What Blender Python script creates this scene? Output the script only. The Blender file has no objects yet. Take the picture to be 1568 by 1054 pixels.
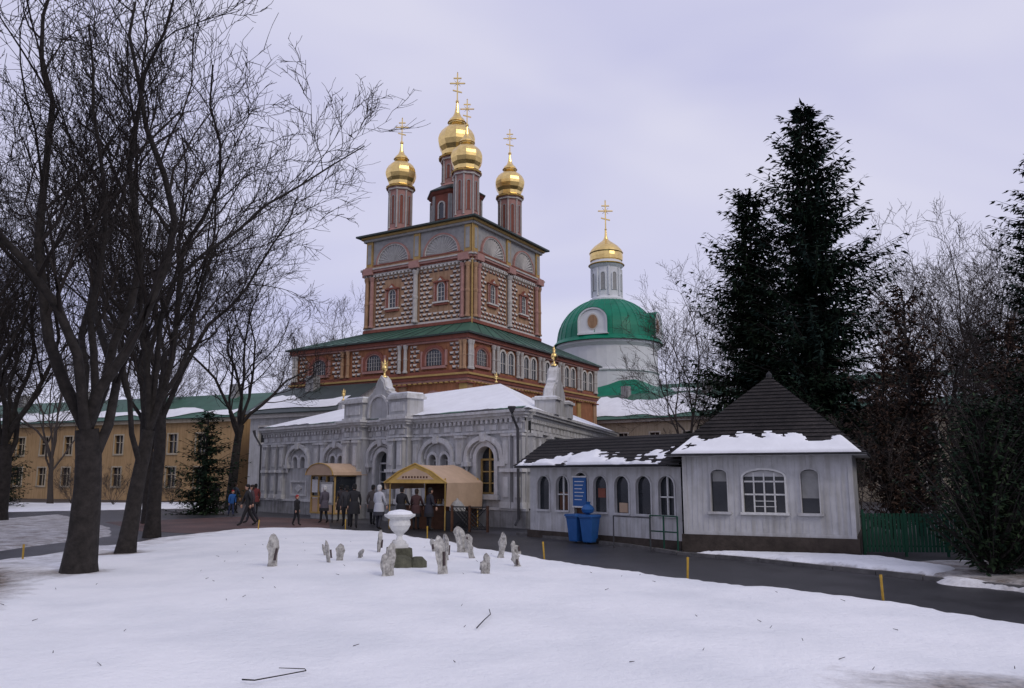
import bpy, bmesh, math, random
from mathutils import Vector, Matrix, noise
from mathutils.geometry import tessellate_polygon
random.seed(7)
S=bpy.context.scene
COL=S.collection
R=math.radians
# ------------------------------------------------------------ materials
def mat(name,c,rough=.8,var=.25,scale=4.0,metal=0.0,bump=0.0,bscale=None,c2=None,spec=.3,detail=4,streak=0):
    m=bpy.data.materials.new(name); m.use_nodes=True
    nt=m.node_tree; b=nt.nodes['Principled BSDF']
    b.inputs['Roughness'].default_value=rough; b.inputs['Metallic'].default_value=metal
    b.inputs['Specular IOR Level'].default_value=spec
    tc=nt.nodes.new('ShaderNodeTexCoord')
    n=nt.nodes.new('ShaderNodeTexNoise'); n.inputs['Scale'].default_value=scale; n.inputs['Detail'].default_value=detail
    n.inputs['Roughness'].default_value=.65
    nt.links.new(tc.outputs['Object'],n.inputs['Vector'])
    r=nt.nodes.new('ShaderNodeValToRGB')
    a=c2 if c2 else tuple(x*(1-var) for x in c)
    d=tuple(min(1,x*(1+var*.6)) for x in c)
    r.color_ramp.elements[0].position=.3; r.color_ramp.elements[1].position=.7
    r.color_ramp.elements[0].color=(*a,1); r.color_ramp.elements[1].color=(*d,1)
    nt.links.new(n.outputs['Fac'],r.inputs['Fac']); nt.links.new(r.outputs['Color'],b.inputs['Base Color'])
    if streak>0:   # rain streaks: noise stretched along Z
        mp=nt.nodes.new('ShaderNodeMapping'); mp.inputs['Scale'].default_value=(3.5,3.5,.35); nt.links.new(tc.outputs['Object'],mp.inputs[0])
        ns=nt.nodes.new('ShaderNodeTexNoise'); ns.inputs['Scale'].default_value=1.5; ns.inputs['Detail'].default_value=4; nt.links.new(mp.outputs[0],ns.inputs['Vector'])
        rs=nt.nodes.new('ShaderNodeValToRGB'); rs.color_ramp.elements[0].position=.35; rs.color_ramp.elements[1].position=.55
        k=1-streak; rs.color_ramp.elements[0].color=(k,k*.98,k*.94,1); rs.color_ramp.elements[1].color=(1,1,1,1); nt.links.new(ns.outputs['Fac'],rs.inputs[0])
        mx=nt.nodes.new('ShaderNodeMix'); mx.data_type='RGBA'; mx.blend_type='MULTIPLY'; mx.inputs[0].default_value=1
        nt.links.new(r.outputs[0],mx.inputs[6]); nt.links.new(rs.outputs[0],mx.inputs[7]); nt.links.new(mx.outputs[2],b.inputs['Base Color'])
    if bump>0:
        n2=nt.nodes.new('ShaderNodeTexNoise'); n2.inputs['Scale'].default_value=bscale or scale*4; n2.inputs['Detail'].default_value=3
        nt.links.new(tc.outputs['Object'],n2.inputs['Vector'])
        bp=nt.nodes.new('ShaderNodeBump'); bp.inputs['Strength'].default_value=min(1,bump); bp.inputs['Distance'].default_value=.03
        nt.links.new(n2.outputs['Fac'],bp.inputs['Height']); nt.links.new(bp.outputs['Normal'],b.inputs['Normal'])
    return m
def flat(name,c,rough=.9):
    m=bpy.data.materials.new(name); m.use_nodes=True; nt=m.node_tree; b=nt.nodes['Principled BSDF']; b.inputs['Roughness'].default_value=rough; b.inputs['Specular IOR Level'].default_value=.1
    oi=nt.nodes.new('ShaderNodeNewGeometry'); r=nt.nodes.new('ShaderNodeValToRGB')
    r.color_ramp.elements[0].color=(*[x*.6 for x in c],1); r.color_ramp.elements[1].color=(*[x*1.35 for x in c],1)
    nt.links.new(oi.outputs['Random Per Island'],r.inputs[0]); nt.links.new(r.outputs[0],b.inputs['Base Color']); return m
def brickmat(name,c1,c2,cm,scale,bw,bh,rough=.85,bump=.4,rot=0,mortar=.02):
    m=bpy.data.materials.new(name); m.use_nodes=True
    nt=m.node_tree; b=nt.nodes['Principled BSDF']; b.inputs['Roughness'].default_value=rough
    b.inputs['Specular IOR Level'].default_value=.3
    tc=nt.nodes.new('ShaderNodeTexCoord'); mp=nt.nodes.new('ShaderNodeMapping'); mp.inputs['Rotation'].default_value=(0,0,rot)
    br=nt.nodes.new('ShaderNodeTexBrick'); br.inputs['Color1'].default_value=(*c1,1); br.inputs['Color2'].default_value=(*c2,1)
    br.inputs['Mortar'].default_value=(*cm,1); br.inputs['Scale'].default_value=scale; br.inputs['Brick Width'].default_value=bw
    br.inputs['Row Height'].default_value=bh; br.inputs['Mortar Size'].default_value=mortar
    nt.links.new(tc.outputs['Object'],mp.inputs['Vector']); nt.links.new(mp.outputs['Vector'],br.inputs['Vector'])
    n=nt.nodes.new('ShaderNodeTexNoise'); n.inputs['Scale'].default_value=.5; n.inputs['Detail'].default_value=5
    nt.links.new(tc.outputs['Object'],n.inputs['Vector'])
    r=nt.nodes.new('ShaderNodeValToRGB'); r.color_ramp.elements[0].position=.3;r.color_ramp.elements[1].position=.7
    r.color_ramp.elements[0].color=(.45,.45,.45,1); r.color_ramp.elements[1].color=(1.2,1.2,1.2,1)
    nt.links.new(n.outputs['Fac'],r.inputs['Fac'])
    mx=nt.nodes.new('ShaderNodeMix'); mx.data_type='RGBA'; mx.blend_type='MULTIPLY'; mx.inputs[0].default_value=1
    nt.links.new(br.outputs['Color'],mx.inputs[6]); nt.links.new(r.outputs['Color'],mx.inputs[7])
    nt.links.new(mx.outputs[2],b.inputs['Base Color'])
    bp=nt.nodes.new('ShaderNodeBump'); bp.inputs['Strength'].default_value=bump; bp.inputs['Distance'].default_value=.01; bp.invert=True
    nt.links.new(br.outputs['Fac'],bp.inputs['Height']); nt.links.new(bp.outputs['Normal'],b.inputs['Normal'])
    return m
M={}
M['plaster']=mat('white_plaster',(.47,.47,.475),.9,.16,1.3,bump=.25,bscale=14,c2=(.39,.39,.385),streak=.2)  # wall plaster kept darker than its trim, recess shade put into the colour
M['plaster_trim']=mat('white_trim',(.62,.62,.62),.85,.15,3,c2=(.48,.48,.475),streak=.15)
M['brightwhite']=mat('white_stucco',(.66,.68,.69),.85,.08,.8)
M['plinth']=mat('plinth_stone',(.33,.33,.33),.9,.3,2,bump=.3,streak=.3)
M['orange']=mat('orange_wall',(.36,.155,.075),.85,.25,.9,streak=.25)
M['tan']=mat('tan_wall',(.38,.235,.14),.85,.2,1.5,streak=.2)
M['ochre']=mat('ochre_paint',(.42,.28,.10),.8,.2,2)
M['red']=mat('red_paint',(.23,.08,.055),.8,.2,2)
M['pink']=mat('pink_paint',(.37,.205,.175),.8,.2,2)
M['cwhite']=mat('church_white',(.55,.525,.48),.8,.15,3)
M['cgrey']=mat('church_grey_blue',(.31,.31,.30),.8,.2,3)
M['shell']=mat('shell_paint',(.44,.42,.39),.8,.15,3)
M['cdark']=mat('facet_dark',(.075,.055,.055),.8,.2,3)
M['gold']=mat('gold_leaf',(.88,.64,.25),.30,.22,2.5,metal=1.0)
M['goldpaint']=mat('gilt_trim',(.58,.38,.11),.4,.2,3,metal=.6)
M['rooftin']=mat('dark_green_tin',(.035,.05,.045),.5,.3,1.2)
M['roofgreen']=mat('green_tin',(.045,.12,.08),.5,.3,.8)
M['domegreen']=mat('dome_green',(.0,.18,.10),.45,.25,.6)
M['glass']=mat('window_glass',(.02,.024,.03),.12,.3,1.5,spec=.7)
M['black']=mat('black_metal',(.02,.02,.022),.5,.2,5)
M['snow']=mat('roof_snow',(.84,.855,.88),.75,.08,1.2,bump=.5,bscale=3)
M['bark']=mat('bark',(.028,.024,.022),.95,.5,6,bump=1,bscale=14)
M['twig']=flat('twig_bark',(.032,.027,.025))
M['barkfar']=flat('bark_far',(.065,.055,.050))
M['needle']=flat('needles',(.013,.026,.015))
M['needle2']=flat('needles_light',(.026,.042,.020))
M['needle3']=flat('needles_bluish',(.018,.034,.028))
M['brownleaf']=flat('dry_needles',(.060,.038,.028))
M['kwhite']=mat('painted_boards',(.52,.52,.525),.7,.12,2.5,c2=(.43,.43,.43),streak=.2)
M['kfound']=mat('kiosk_foundation',(.06,.048,.04),.9,.4,3,bump=.5)
M['shingle']=brickmat('shingles',(.022,.019,.019),(.04,.034,.032),(.01,.01,.01),3.2,.5,.25,.9,.6)
M['yellow']=mat('yellow_wall',(.44,.29,.145),.85,.15,.6,streak=.2)
M['cream']=mat('cream_wall',(.46,.40,.30),.85,.15,.8,streak=.15)
M['canvas']=mat('beige_canvas',(.50,.36,.25),.8,.12,2,bump=.2)
M['blue']=mat('blue_plastic',(.02,.10,.30),.45,.15,4)
M['wood']=mat('brown_wood',(.09,.04,.02),.6,.3,6)
M['stone']=mat('mossy_stone',(.10,.10,.07),.9,.45,6,bump=.7)
M['marble']=mat('white_stone',(.64,.64,.62),.7,.15,8,bump=.3)
M['burlap']=mat('grey_wrap',(.44,.43,.40),.95,.45,10,bump=.8,bscale=25,c2=(.17,.16,.15))
M['stake']=mat('yellow_stake',(.45,.28,.04),.6,.3,9)
M['fgreen']=mat('green_fence',(.008,.06,.035),.6,.2,4)
M['skin']=mat('skin',(.5,.3,.22),.6,.1,10)
M['hair']=mat('dark_hair',(.03,.02,.015),.8,.2,30)
M['tinpipe']=mat('pipe_metal',(.05,.05,.055),.5,.2,4)
# ------------------------------------------------------------ mesh builder
class MB:
    def __init__(s): s.V=[];s.F=[];s.M=[];s.T=Matrix.Identity(4)
    def poly(s,pts,m):
        i=len(s.V); s.V+= [tuple(s.T@Vector(p)) for p in pts]; s.F.append(tuple(range(i,i+len(pts)))); s.M.append(m)
    def box(s,x0,x1,y0,y1,z0,z1,m):
        i=len(s.V)
        for p in ((x0,y0,z0),(x1,y0,z0),(x1,y1,z0),(x0,y1,z0),(x0,y0,z1),(x1,y0,z1),(x1,y1,z1),(x0,y1,z1)): s.V.append(tuple(s.T@Vector(p)))
        for f in ((0,3,2,1),(4,5,6,7),(0,1,5,4),(1,2,6,5),(2,3,7,6),(3,0,4,7)): s.F.append(tuple(i+k for k in f)); s.M.append(m)
    def lathe(s,prof,cx,cy,z,n,m,rot=0,sx=1,sy=1):
        i=len(s.V)
        for r,h in prof:
            for k in range(n):
                a=rot+2*math.pi*k/n
                s.V.append(tuple(s.T@Vector((cx+r*sx*math.cos(a),cy+r*sy*math.sin(a),z+h))))
        for j in range(len(prof)-1):
            for k in range(n):
                k2=(k+1)%n
                s.F.append((i+j*n+k,i+j*n+k2,i+(j+1)*n+k2,i+(j+1)*n+k)); s.M.append(m)
        s.F.append(tuple(i+(len(prof)-1)*n+k for k in range(n))); s.M.append(m)
    def tube(s,pts,rads,n,m):
        i=len(s.V); N=len(pts); pts=[Vector(p) for p in pts]
        for j,p in enumerate(pts):
            d=(pts[min(j+1,N-1)]-pts[max(j-1,0)])
            if d.length<1e-6: d=Vector((0,0,1))
            d.normalize(); a=d.cross(Vector((0,0,1)) if abs(d.z)<.9 else Vector((1,0,0))).normalized(); b=d.cross(a)
            for k in range(n):
                t=2*math.pi*k/n; s.V.append(tuple(s.T@(p+(a*math.cos(t)+b*math.sin(t))*rads[j])))
        for j in range(N-1):
            for k in range(n):
                k2=(k+1)%n; s.F.append((i+j*n+k,i+j*n+k2,i+(j+1)*n+k2,i+(j+1)*n+k)); s.M.append(m)
        s.F.append(tuple(i+(N-1)*n+k for k in range(n))); s.M.append(m)
    def prism(s,pts,y0,y1,m):
        s.poly([(x,y0,z) for x,z in pts],m); s.poly([(x,y1,z) for x,z in reversed(pts)],m)
        n=len(pts)
        for k in range(n):
            a=pts[k];b=pts[(k+1)%n]
            s.poly([(a[0],y0,a[1]),(a[0],y1,a[1]),(b[0],y1,b[1]),(b[0],y0,b[1])],m)
    def panel(s,outer,holes,d,m,mr=None):
        loops=[[Vector((x,z,0)) for x,z in outer]]+[[Vector((x,z,0)) for x,z in h] for h in holes]
        flat_=[p for l in loops for p in l]
        i=len(s.V); s.V+=[tuple(s.T@Vector((p.x,0,p.y))) for p in flat_]
        for t in tessellate_polygon(loops): s.F.append(tuple(i+k for k in t)); s.M.append(m)
        for h in holes:
            n=len(h)
            for k in range(n):
                a=h[k];b=h[(k+1)%n]
                s.poly([(a[0],0,a[1]),(a[0],d,a[1]),(b[0],d,b[1]),(b[0],0,b[1])],mr or m)
    def obj(s,name,parent=None,smooth=False):
        me=bpy.data.meshes.new(name); me.from_pydata(s.V,[],s.F)
        mats=[];idx=[]
        for m in s.M:
            if m not in mats: mats.append(m)
            idx.append(mats.index(m))
        for m in mats: me.materials.append(M[m] if isinstance(m,str) else m)
        me.polygons.foreach_set('material_index',idx)
        if smooth: me.polygons.foreach_set('use_smooth',[True]*len(me.polygons))
        me.update()
        o=bpy.data.objects.new(name,me); COL.objects.link(o)
        if parent: o.parent=parent
        return o
def empty(name,x,y,z=0,rz=0):
    e=bpy.data.objects.new(name,None); e.location=(x,y,z); e.rotation_euler=(0,0,rz); e.empty_display_size=.3
    COL.objects.link(e); return e
def arch(cx,w,z0,zs,rise=None,n=10):
    r=w/2 if rise is None else rise
    p=[(cx-w/2,z0)]
    for k in range(n+1):
        a=math.pi-math.pi*k/n; p.append((cx+w/2*math.cos(a),zs+r*math.sin(a)))
    p.append((cx+w/2,z0)); return p
def archband(mb,cx,w,z0,zs,t,y0,y1,m,rise=None,n=12):
    r=w/2 if rise is None else rise
    o=arch(cx,w+2*t,z0,zs,r+t,n); i=arch(cx,w,z0,zs,r,n)
    for k in range(len(o)-1):
        a,b,c,d=o[k],o[k+1],i[k+1],i[k]
        mb.prism([a,b,c,d],y0,y1,m)
FR=lambda x,y,rz,z=0: Matrix.Translation((x,y,z))@Matrix.Rotation(rz,4,'Z')
# ------------------------------------------------------------ ground
g=MB()
g.poly([(-900,-300,0),(900,-300,0),(900,1500,0),(-900,1500,0)],brickmat('wet_paving',(.075,.075,.08),(.058,.058,.064),(.035,.035,.038),2.2,.5,.25,.45,.3,rot=R(35)))
g.obj('ground')
def strip(name,left,right,z,m):
    b=MB(); n=len(left)
    for k in range(n-1): b.poly([(*left[k],z),(*right[k],z),(*right[k+1],z),(*left[k+1],z)],m)
    return b.obj(name)
M['asphalt']=mat('wet_asphalt',(.034,.034,.037),.42,.55,.8,bump=.45,bscale=40,detail=7)
M['redpave']=brickmat('red_paving',(.15,.075,.06),(.11,.065,.055),(.05,.04,.04),3,.5,.25,.6,.4,rot=R(20))
strip('road',[(-40,62),(-14,41),(-6,36.5),(-.3,30.2),(3.4,24.6),(6.0,20.6),(9.0,16.2),(14,10),(22,0),(30,-12)],
             [(-40,50),(-16,33.5),(-7,31.5),(-2.6,26.5),(.5,21),(3.2,17),(6.2,13.5),(8,10),(11,0),(14,-14)],.004,'asphalt')
b=MB(); b.poly([(-11.5,30.5,.008),(-7.5,33.6,.008),(-9,40,.008),(-14,43,.008),(-19,38,.008),(-14.6,32,.008)],'redpave'); b.obj('pavement')
M['kerbstone']=mat('kerb_stone',(.13,.125,.12),.9,.4,3,bump=.4)
kb=MB(); kl=[(0.2,30.1),(3.7,24.9),(4.6,22.7),(6.3,20.9),(9.3,16.5),(14.2,10.4),(22,.4)]
for a,c in zip(kl[:-1],kl[1:]):
    a=Vector(a);c=Vector(c);L=(c-a).length;d=(c-a).normalized();nn=Vector((-d.y,d.x))*.06
    ns=int(L)
    for k in range(ns):
        p0=a+d*(L*k/ns+.01);p1=a+d*(L*(k+1)/ns-.01); hz=.10+random.uniform(-.012,.012)
        pts=[p0-nn,p1-nn,p1+nn,p0+nn]
        kb.poly([(p.x,p.y,hz) for p in pts],'kerbstone')
        for q in range(4):
            u,v=pts[q],pts[(q+1)%4]; kb.poly([(u.x,u.y,-.05),(v.x,v.y,-.05),(v.x,v.y,hz),(u.x,u.y,hz)],'kerbstone')
kb.obj('kerb')
# ------------------------------------------------------------ snow
def snowmat():
    m=bpy.data.materials.new('snow_field'); m.use_nodes=True; nt=m.node_tree; b=nt.nodes['Principled BSDF']
    b.inputs['Roughness'].default_value=.7; b.inputs['Specular IOR Level'].default_value=.2
    tc=nt.nodes.new('ShaderNodeTexCoord'); at=nt.nodes.new('ShaderNodeAttribute'); at.attribute_name='dirt'
    n=nt.nodes.new('ShaderNodeTexNoise'); n.inputs['Scale'].default_value=1.6; n.inputs['Detail'].default_value=7; n.inputs['Roughness'].default_value=.72
    nt.links.new(tc.outputs['Object'],n.inputs['Vector'])
    ad=nt.nodes.new('ShaderNodeMath'); ad.operation='ADD'; nt.links.new(n.outputs['Fac'],ad.inputs[0]); nt.links.new(at.outputs['Fac'],ad.inputs[1])
    r=nt.nodes.new('ShaderNodeMapRange'); r.inputs['From Min'].default_value=.70; r.inputs['From Max'].default_value=1.2; r.clamp=True
    nt.links.new(ad.outputs[0],r.inputs['Value'])
    n3=nt.nodes.new('ShaderNodeTexNoise'); n3.inputs['Scale'].default_value=.45; n3.inputs['Detail'].default_value=5; n3.inputs['Roughness'].default_value=.6
    nt.links.new(tc.outputs['Object'],n3.inputs['Vector'])
    r3=nt.nodes.new('ShaderNodeValToRGB'); r3.color_ramp.elements[0].color=(.77,.79,.81,1); r3.color_ramp.elements[1].color=(.88,.89,.90,1)
    r3.color_ramp.elements[0].position=.35; r3.color_ramp.elements[1].position=.58
    nt.links.new(n3.outputs['Fac'],r3.inputs['Fac'])
    n2=nt.nodes.new('ShaderNodeTexNoise'); n2.inputs['Scale'].default_value=14; n2.inputs['Detail'].default_value=5
    nt.links.new(tc.outputs['Object'],n2.inputs['Vector'])
    r2=nt.nodes.new('ShaderNodeValToRGB'); r2.color_ramp.elements[0].color=(.06,.047,.038,1); r2.color_ramp.elements[1].color=(.26,.21,.17,1)
    r2.color_ramp.elements[0].position=.35; r2.color_ramp.elements[1].position=.65
    nt.links.new(n2.outputs['Fac'],r2.inputs['Fac'])
    mx=nt.nodes.new('ShaderNodeMix'); mx.data_type='RGBA'; nt.links.new(r.outputs['Result'],mx.inputs[0])
    nt.links.new(r3.outputs['Color'],mx.inputs[6]); nt.links.new(r2.outputs['Color'],mx.inputs[7]); nt.links.new(mx.outputs[2],b.inputs['Base Color'])
    n4=nt.nodes.new('ShaderNodeTexNoise'); n4.inputs['Scale'].default_value=6; n4.inputs['Detail'].default_value=5; n4.inputs['Roughness'].default_value=.7
    nt.links.new(tc.outputs['Object'],n4.inputs['Vector'])
    bp=nt.nodes.new('ShaderNodeBump'); bp.inputs['Strength'].default_value=.7; bp.inputs['Distance'].default_value=.06
    nt.links.new(n4.outputs['Fac'],bp.inputs['Height']); nt.links.new(bp.outputs['Normal'],b.inputs['Normal'])
    return m
SNOW=snowmat()
def sdist(x,y,P):
    best=1e9; inside=False; n=len(P)
    for k in range(n):
        ax,ay=P[k];bx,by=P[(k+1)%n]
        dx=bx-ax;dy=by-ay; t=max(0,min(1,((x-ax)*dx+(y-ay)*dy)/(dx*dx+dy*dy)))
        q=(x-ax-t*dx)**2+(y-ay-t*dy)**2
        if q<best: best=q
        if (ay>y)!=(by>y) and x<(bx-ax)*(y-ay)/(by-ay)+ax: inside=not inside
    return math.sqrt(best)*(1 if inside else -1)
def sm(t): t=max(0,min(1,t)); return t*t*(3-2*t)
LAWN=[(-9.6,33.4),(-7.6,33),(-5,31.2),(-2.2,27),(1.0,21.2),(3.7,17.4),(6.5,14.5),(7.8,12.0),(9,9),(11,3),(12,-7),(-13,-7),(-15,4),(-14,14),(-13.2,20),(-12.6,25),(-11.9,29.5),(-11,32.5)]
def lawn_h(x,y,P=LAWN,rise=.14,edge=.09):
    d=sdist(x,y,P)+.35*noise.noise(Vector((x*.8,y*.8,1)))+.15*noise.noise(Vector((x*2.5,y*2.5,4)))
    z=-.03+ (edge+.03)*sm((d+.15)/.6)+ rise*sm(d/7) if d>-.15 else -.03+d*.3
    if d>0: z+=.06*noise.noise(Vector((x*.35,y*.35,0)))*sm(d/2)+.022*noise.noise(Vector((x*1.6,y*1.6,9)))*sm(d)
    return z,d
def snow_area(name,P,step,rise,edge,dirtf):
    xs=[p[0] for p in P];ys=[p[1] for p in P]
    x0,x1,y0,y1=min(xs)-.8,max(xs)+.8,min(ys)-.8,max(ys)+.8
    nx=int((x1-x0)/step);ny=int((y1-y0)/step); V=[];D=[];A=[]
    for j in range(ny+1):
        for i in range(nx+1):
            x=x0+i*step;y=y0+j*step; z,d=lawn_h(x,y,P,rise,edge); V.append((x,y,z));D.append(d);A.append(dirtf(x,y,d))
    F=[]
    for j in range(ny):
        for i in range(nx):
            a=j*(nx+1)+i; q=(a,a+1,a+nx+2,a+nx+1)
            if max(D[k] for k in q)>-.25: F.append(q)
    me=bpy.data.meshes.new(name); me.from_pydata(V,[],F); me.materials.append(SNOW)
    at=me.attributes.new('dirt','FLOAT','POINT'); at.data.foreach_set('value',A)
    me.polygons.foreach_set('use_smooth',[True]*len(F))
    o=bpy.data.objects.new(name,me); COL.objects.link(o); return o
TREES=[(-9.0,17.1),(-10.5,22.2),(-12.7,28.8)]
def dl(x,y,d):
    v=.6*(1-sm(d/.4))
    v+= .60*sm((-5.6-.38*(y-9)-x)/1.8)*sm((20-y)/5)
    v+= .32*sm((-9.0-x)/2.5)
    for a,c in TREES: v+=.5*sm(1-math.hypot(x-a,y-c)/1.2)
    v+= .50*sm(1.15-math.hypot((x-4.9)/2.8,(y-8.0)/1.3))
    return v
snow_area('snow_lawn',LAWN,.2,.14,.09,dl)
snow_area('snow_verge',[(4.9,23.2),(9.6,21.3),(10.4,18.6),(9.0,17.6),(6.6,20.9),(5.0,22.4)],.12,.10,.16,lambda x,y,d:.14+.45*(1-sm(d/.25)))
snow_area('snow_verge',[(9.0,17.4),(12.6,12.6),(16.5,8),(15.6,7.6),(11.8,12.2),(8.8,16.7)],.12,.06,.14,lambda x,y,d:.34)
snow_area('snow_verge',[(7.4,20.4),(9.8,20.6),(30,22),(30,6),(15,10.2),(9.6,16.6)],.25,.15,.09,lambda x,y,d:.56 if y<20.3 else .3)
snow_area('snow_verge',[(1.0,28.9),(1.6,28.9),(4.5,25.2),(3.9,24.9)],.1,.02,.05,lambda x,y,d:.42)
snow_area('snow_verge',[(-45,60),(-24,62),(-20,54),(-30,48),(-45,44)],.5,.1,.12,lambda x,y,d:.1)
snow_area('snow_verge',[(-25,45),(-18,36),(-14.5,30),(-15,20),(-28,20)],.4,.1,.06,lambda x,y,d:.5)
tw=MB()
for pts in ([(-.45,10.6),(-.36,11.1),(-.3,11.6),(-.33,12.0)],[(-2.6,8.1),(-2.45,8.0),(-2.25,8.25),(-2.05,8.35),(-2.1,8.5),(-2.35,8.45)]):
    P=[(x,y,lawn_h(x,y)[0]+.03+.02*(i%2)) for i,(x,y) in enumerate(pts)]; tw.tube(P,[.008,.007,.006,.006,.005,.004][:len(P)],5,'bark')
for k in range(90):
    x=random.uniform(-8,6);y=random.uniform(6,26); z=lawn_h(x,y)[0]+.008; a=random.uniform(0,6); l=random.uniform(.02,.08)
    tw.tube([(x,y,z),(x+l*math.cos(a),y+l*math.sin(a),z+.02)],[.005,.003],4,'bark')
tw.obj('fallen_twigs')
# ------------------------------------------------------------ church
CH=empty('gate_church',-5.0,68.23,0,R(-31))
def rust(mb,x0,x1,z0,z1,bw,bh,skips=()):
    rows=int(round((z1-z0)/bh)); bh=(z1-z0)/rows; 
    for r in range(rows):
        zc=z0+r*bh; off=bw/2 if r%2 else 0
        x=x0-off
        while x<x1-.01:
            a=max(x,x0);c=min(x+bw,x1); x+=bw
            if c-a<bw*.3: continue
            if any(a<s[1] and c>s[0] and zc<s[3] and zc+bh>s[2] for s in skips): continue
            e=.035; a+=e;c-=e;q0=zc+e;q1=zc+bh-e; h=(q1-q0)*.42; m0=a+min(h,(c-a)*.35);m1=c-min(h,(c-a)*.35); zm=(q0+q1)/2-.02
            y=-.012;yp=-.08
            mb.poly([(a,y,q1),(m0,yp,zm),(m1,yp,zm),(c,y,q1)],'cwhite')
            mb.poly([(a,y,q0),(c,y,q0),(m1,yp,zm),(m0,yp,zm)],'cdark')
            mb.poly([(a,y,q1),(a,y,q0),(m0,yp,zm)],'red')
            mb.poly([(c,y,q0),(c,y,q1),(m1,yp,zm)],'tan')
def column(mb,x,y,z0,z1,r,m='cwhite',cap='ochre'):
    h=z1-z0
    mb.lathe([(r*1.4,0),(r*1.4,.12),(r*1.1,.18),(r,.25),(r,h*.45),(r*1.2,h*.47),(r*1.2,h*.5),(r,h*.52),(r*.92,h-.35),(r*1.1,h-.3),(r*1.45,h-.08),(r*1.45,h)],x,y,z0,8,m)
def church_window(mb,cx,z0,z1,w):
    zs=z1-w/2
    mb.prism(arch(cx,w,z0,zs),-.02,.0,'glass')
    archband(mb,cx,w,z0,zs,.10,-.10,0,'cwhite')
    archband(mb,cx,w+.2,z0,zs+.0,.14,-.16,0,'red')
    for sgn in (-1,1):
        x=cx+sgn*(w/2+.33); mb.lathe([(.1,0),(.06,.1),(.06,(z1-z0)*.5),(.1,(z1-z0)*.52),(.06,(z1-z0)*.55),(.06,z1-z0-.1),(.11,z1-z0)],x,-.12,z0,8,'pink')
    mb.box(cx-w/2-.45,cx+w/2+.45,-.24,0,z0-.18,z0-.05,'cwhite')
    mb.box(cx-w/2-.38,cx+w/2+.38,-.18,0,z0-.36,z0-.18,'red')
    mb.prism([(cx-w/2-.42,z1+.06),(cx+w/2+.42,z1+.06),(cx+w/2+.42,z1+.16),(cx+.25,z1+.24),(cx,z1+.55),(cx-.25,z1+.24),(cx-w/2-.42,z1+.16)],-.24,0,'red')
    mb.prism([(cx-.2,z1+.2),(cx+.2,z1+.2),(cx,z1+.4)],-.27,-.24,'cwhite')
    mb.box(cx-.02,cx+.02,-.06,-.02,z0,z1,'cwhite')
    for k in range(1,4): mb.box(cx-w/2,cx+w/2,-.055,-.02,z0+(z1-z0)*k/4-.015,z0+(z1-z0)*k/4+.015,'cwhite')
h=5.4
walls=MB(); rb=MB(); orn=MB(); wins=MB()
walls.box(-h,h,-h,h,8,22.2,'tan')
for rz in (0,90,180,270):
    T=Matrix.Rotation(R(rz),4,'Z')@Matrix.Translation((0,-h,0))
    for m_ in (walls,rb,orn,wins): m_.T=T
    if rz in (0,90):
        sk=[(-3.1,-1.9,15.4,18.0),(1.9,3.1,15.4,18.0)]
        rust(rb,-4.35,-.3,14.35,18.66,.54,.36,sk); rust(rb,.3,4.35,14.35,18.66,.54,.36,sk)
        for cx in (-2.5,2.5): church_window(wins,cx,15.9,17.35,.62)
    orn.box(-h-.12,h+.12,-.2,0,13.9,14.15,'red'); orn.box(-h-.06,h+.06,-.12,0,14.15,14.32,'cwhite')
    orn.box(-h-.15,h+.15,-.22,0,18.85,18.98,'cwhite'); orn.box(-h-.1,h+.1,-.3,0,18.98,19.1,'red')
    orn.box(-h-.2,h+.2,-.42,0,19.1,19.28,'pink'); orn.box(-h-.3,h+.3,-.5,0,19.28,19.4,'shell')
    for k in range(28): orn.box(-h+.1+k*.39,-h+.28+k*.39,-.28,-.0,18.68,18.84,'cwhite')
    orn.box(-h-.1,h+.1,-.16,0,19.4,19.65,'tan')
    orn.box(-h-.2,h+.2,-.3,0,21.85,22.05,'cgrey'); orn.box(-h-.35,h+.35,-.45,0,22.05,22.22,'ochre')
    for x in (-5.15,-4.65,4.65,5.15): column(orn,x,-.18,14.32,18.68,.17,'pink' if abs(x)<5 else 'tan')
    for x in (-4.9,0,4.9):
        orn.box(x-.5,x+.5,-.55,0,18.86,19.43,'pink')
    column(orn,0,-.2,14.32,18.68,.2,'shell')
    orn.box(-4.7,4.7,-.02,0,19.66,21.84,'cgrey')
    for cx in (-2.5,2.5):
        n=16;rr=1.55;hh=1.45;z0=19.8
        for k in range(n):
            a0=math.pi*k/n;a1=math.pi*(k+1)/n;am=(a0+a1)/2
            P0=(cx+rr*math.cos(a0),-.03,z0+hh*math.sin(a0));P1=(cx+rr*math.cos(a1),-.03,z0+hh*math.sin(a1));Pm=(cx+rr*1.02*math.cos(am),-.13,z0+hh*1.02*math.sin(am))
            orn.poly([(cx,-.05,z0),P0,Pm],'cgrey'); orn.poly([(cx,-.05,z0),Pm,P1],'shell')
        archband(orn,cx,3.16,z0-.05,z0,.07,-.17,0,'cwhite',rise=1.48,n=16); archband(orn,cx,3.32,z0-.05,z0,.12,-.22,0,'pink',rise=1.56,n=16)
        orn.box(cx-2.05,cx+2.05,-.2,0,19.65,19.75,'red')
    for x0,x1,mm in ((-5.38,-4.75,'ochre'),(4.75,5.38,'ochre'),(-.32,.32,'ochre')):
        orn.box(x0,x1,-.14,0,19.66,21.84,mm); orn.box(x0+.12,x1-.12,-.17,-.14,19.9,21.6,'cgrey')
walls.obj('upper_tier_walls',CH); rb.obj('faceted_rustication',CH); orn.obj('columns_and_cornices',CH); wins.obj('upper_windows',CH)
rf=MB()
E=6.15
rf.box(-E,E,-E,E,22.22,22.36,'rooftin')
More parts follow.
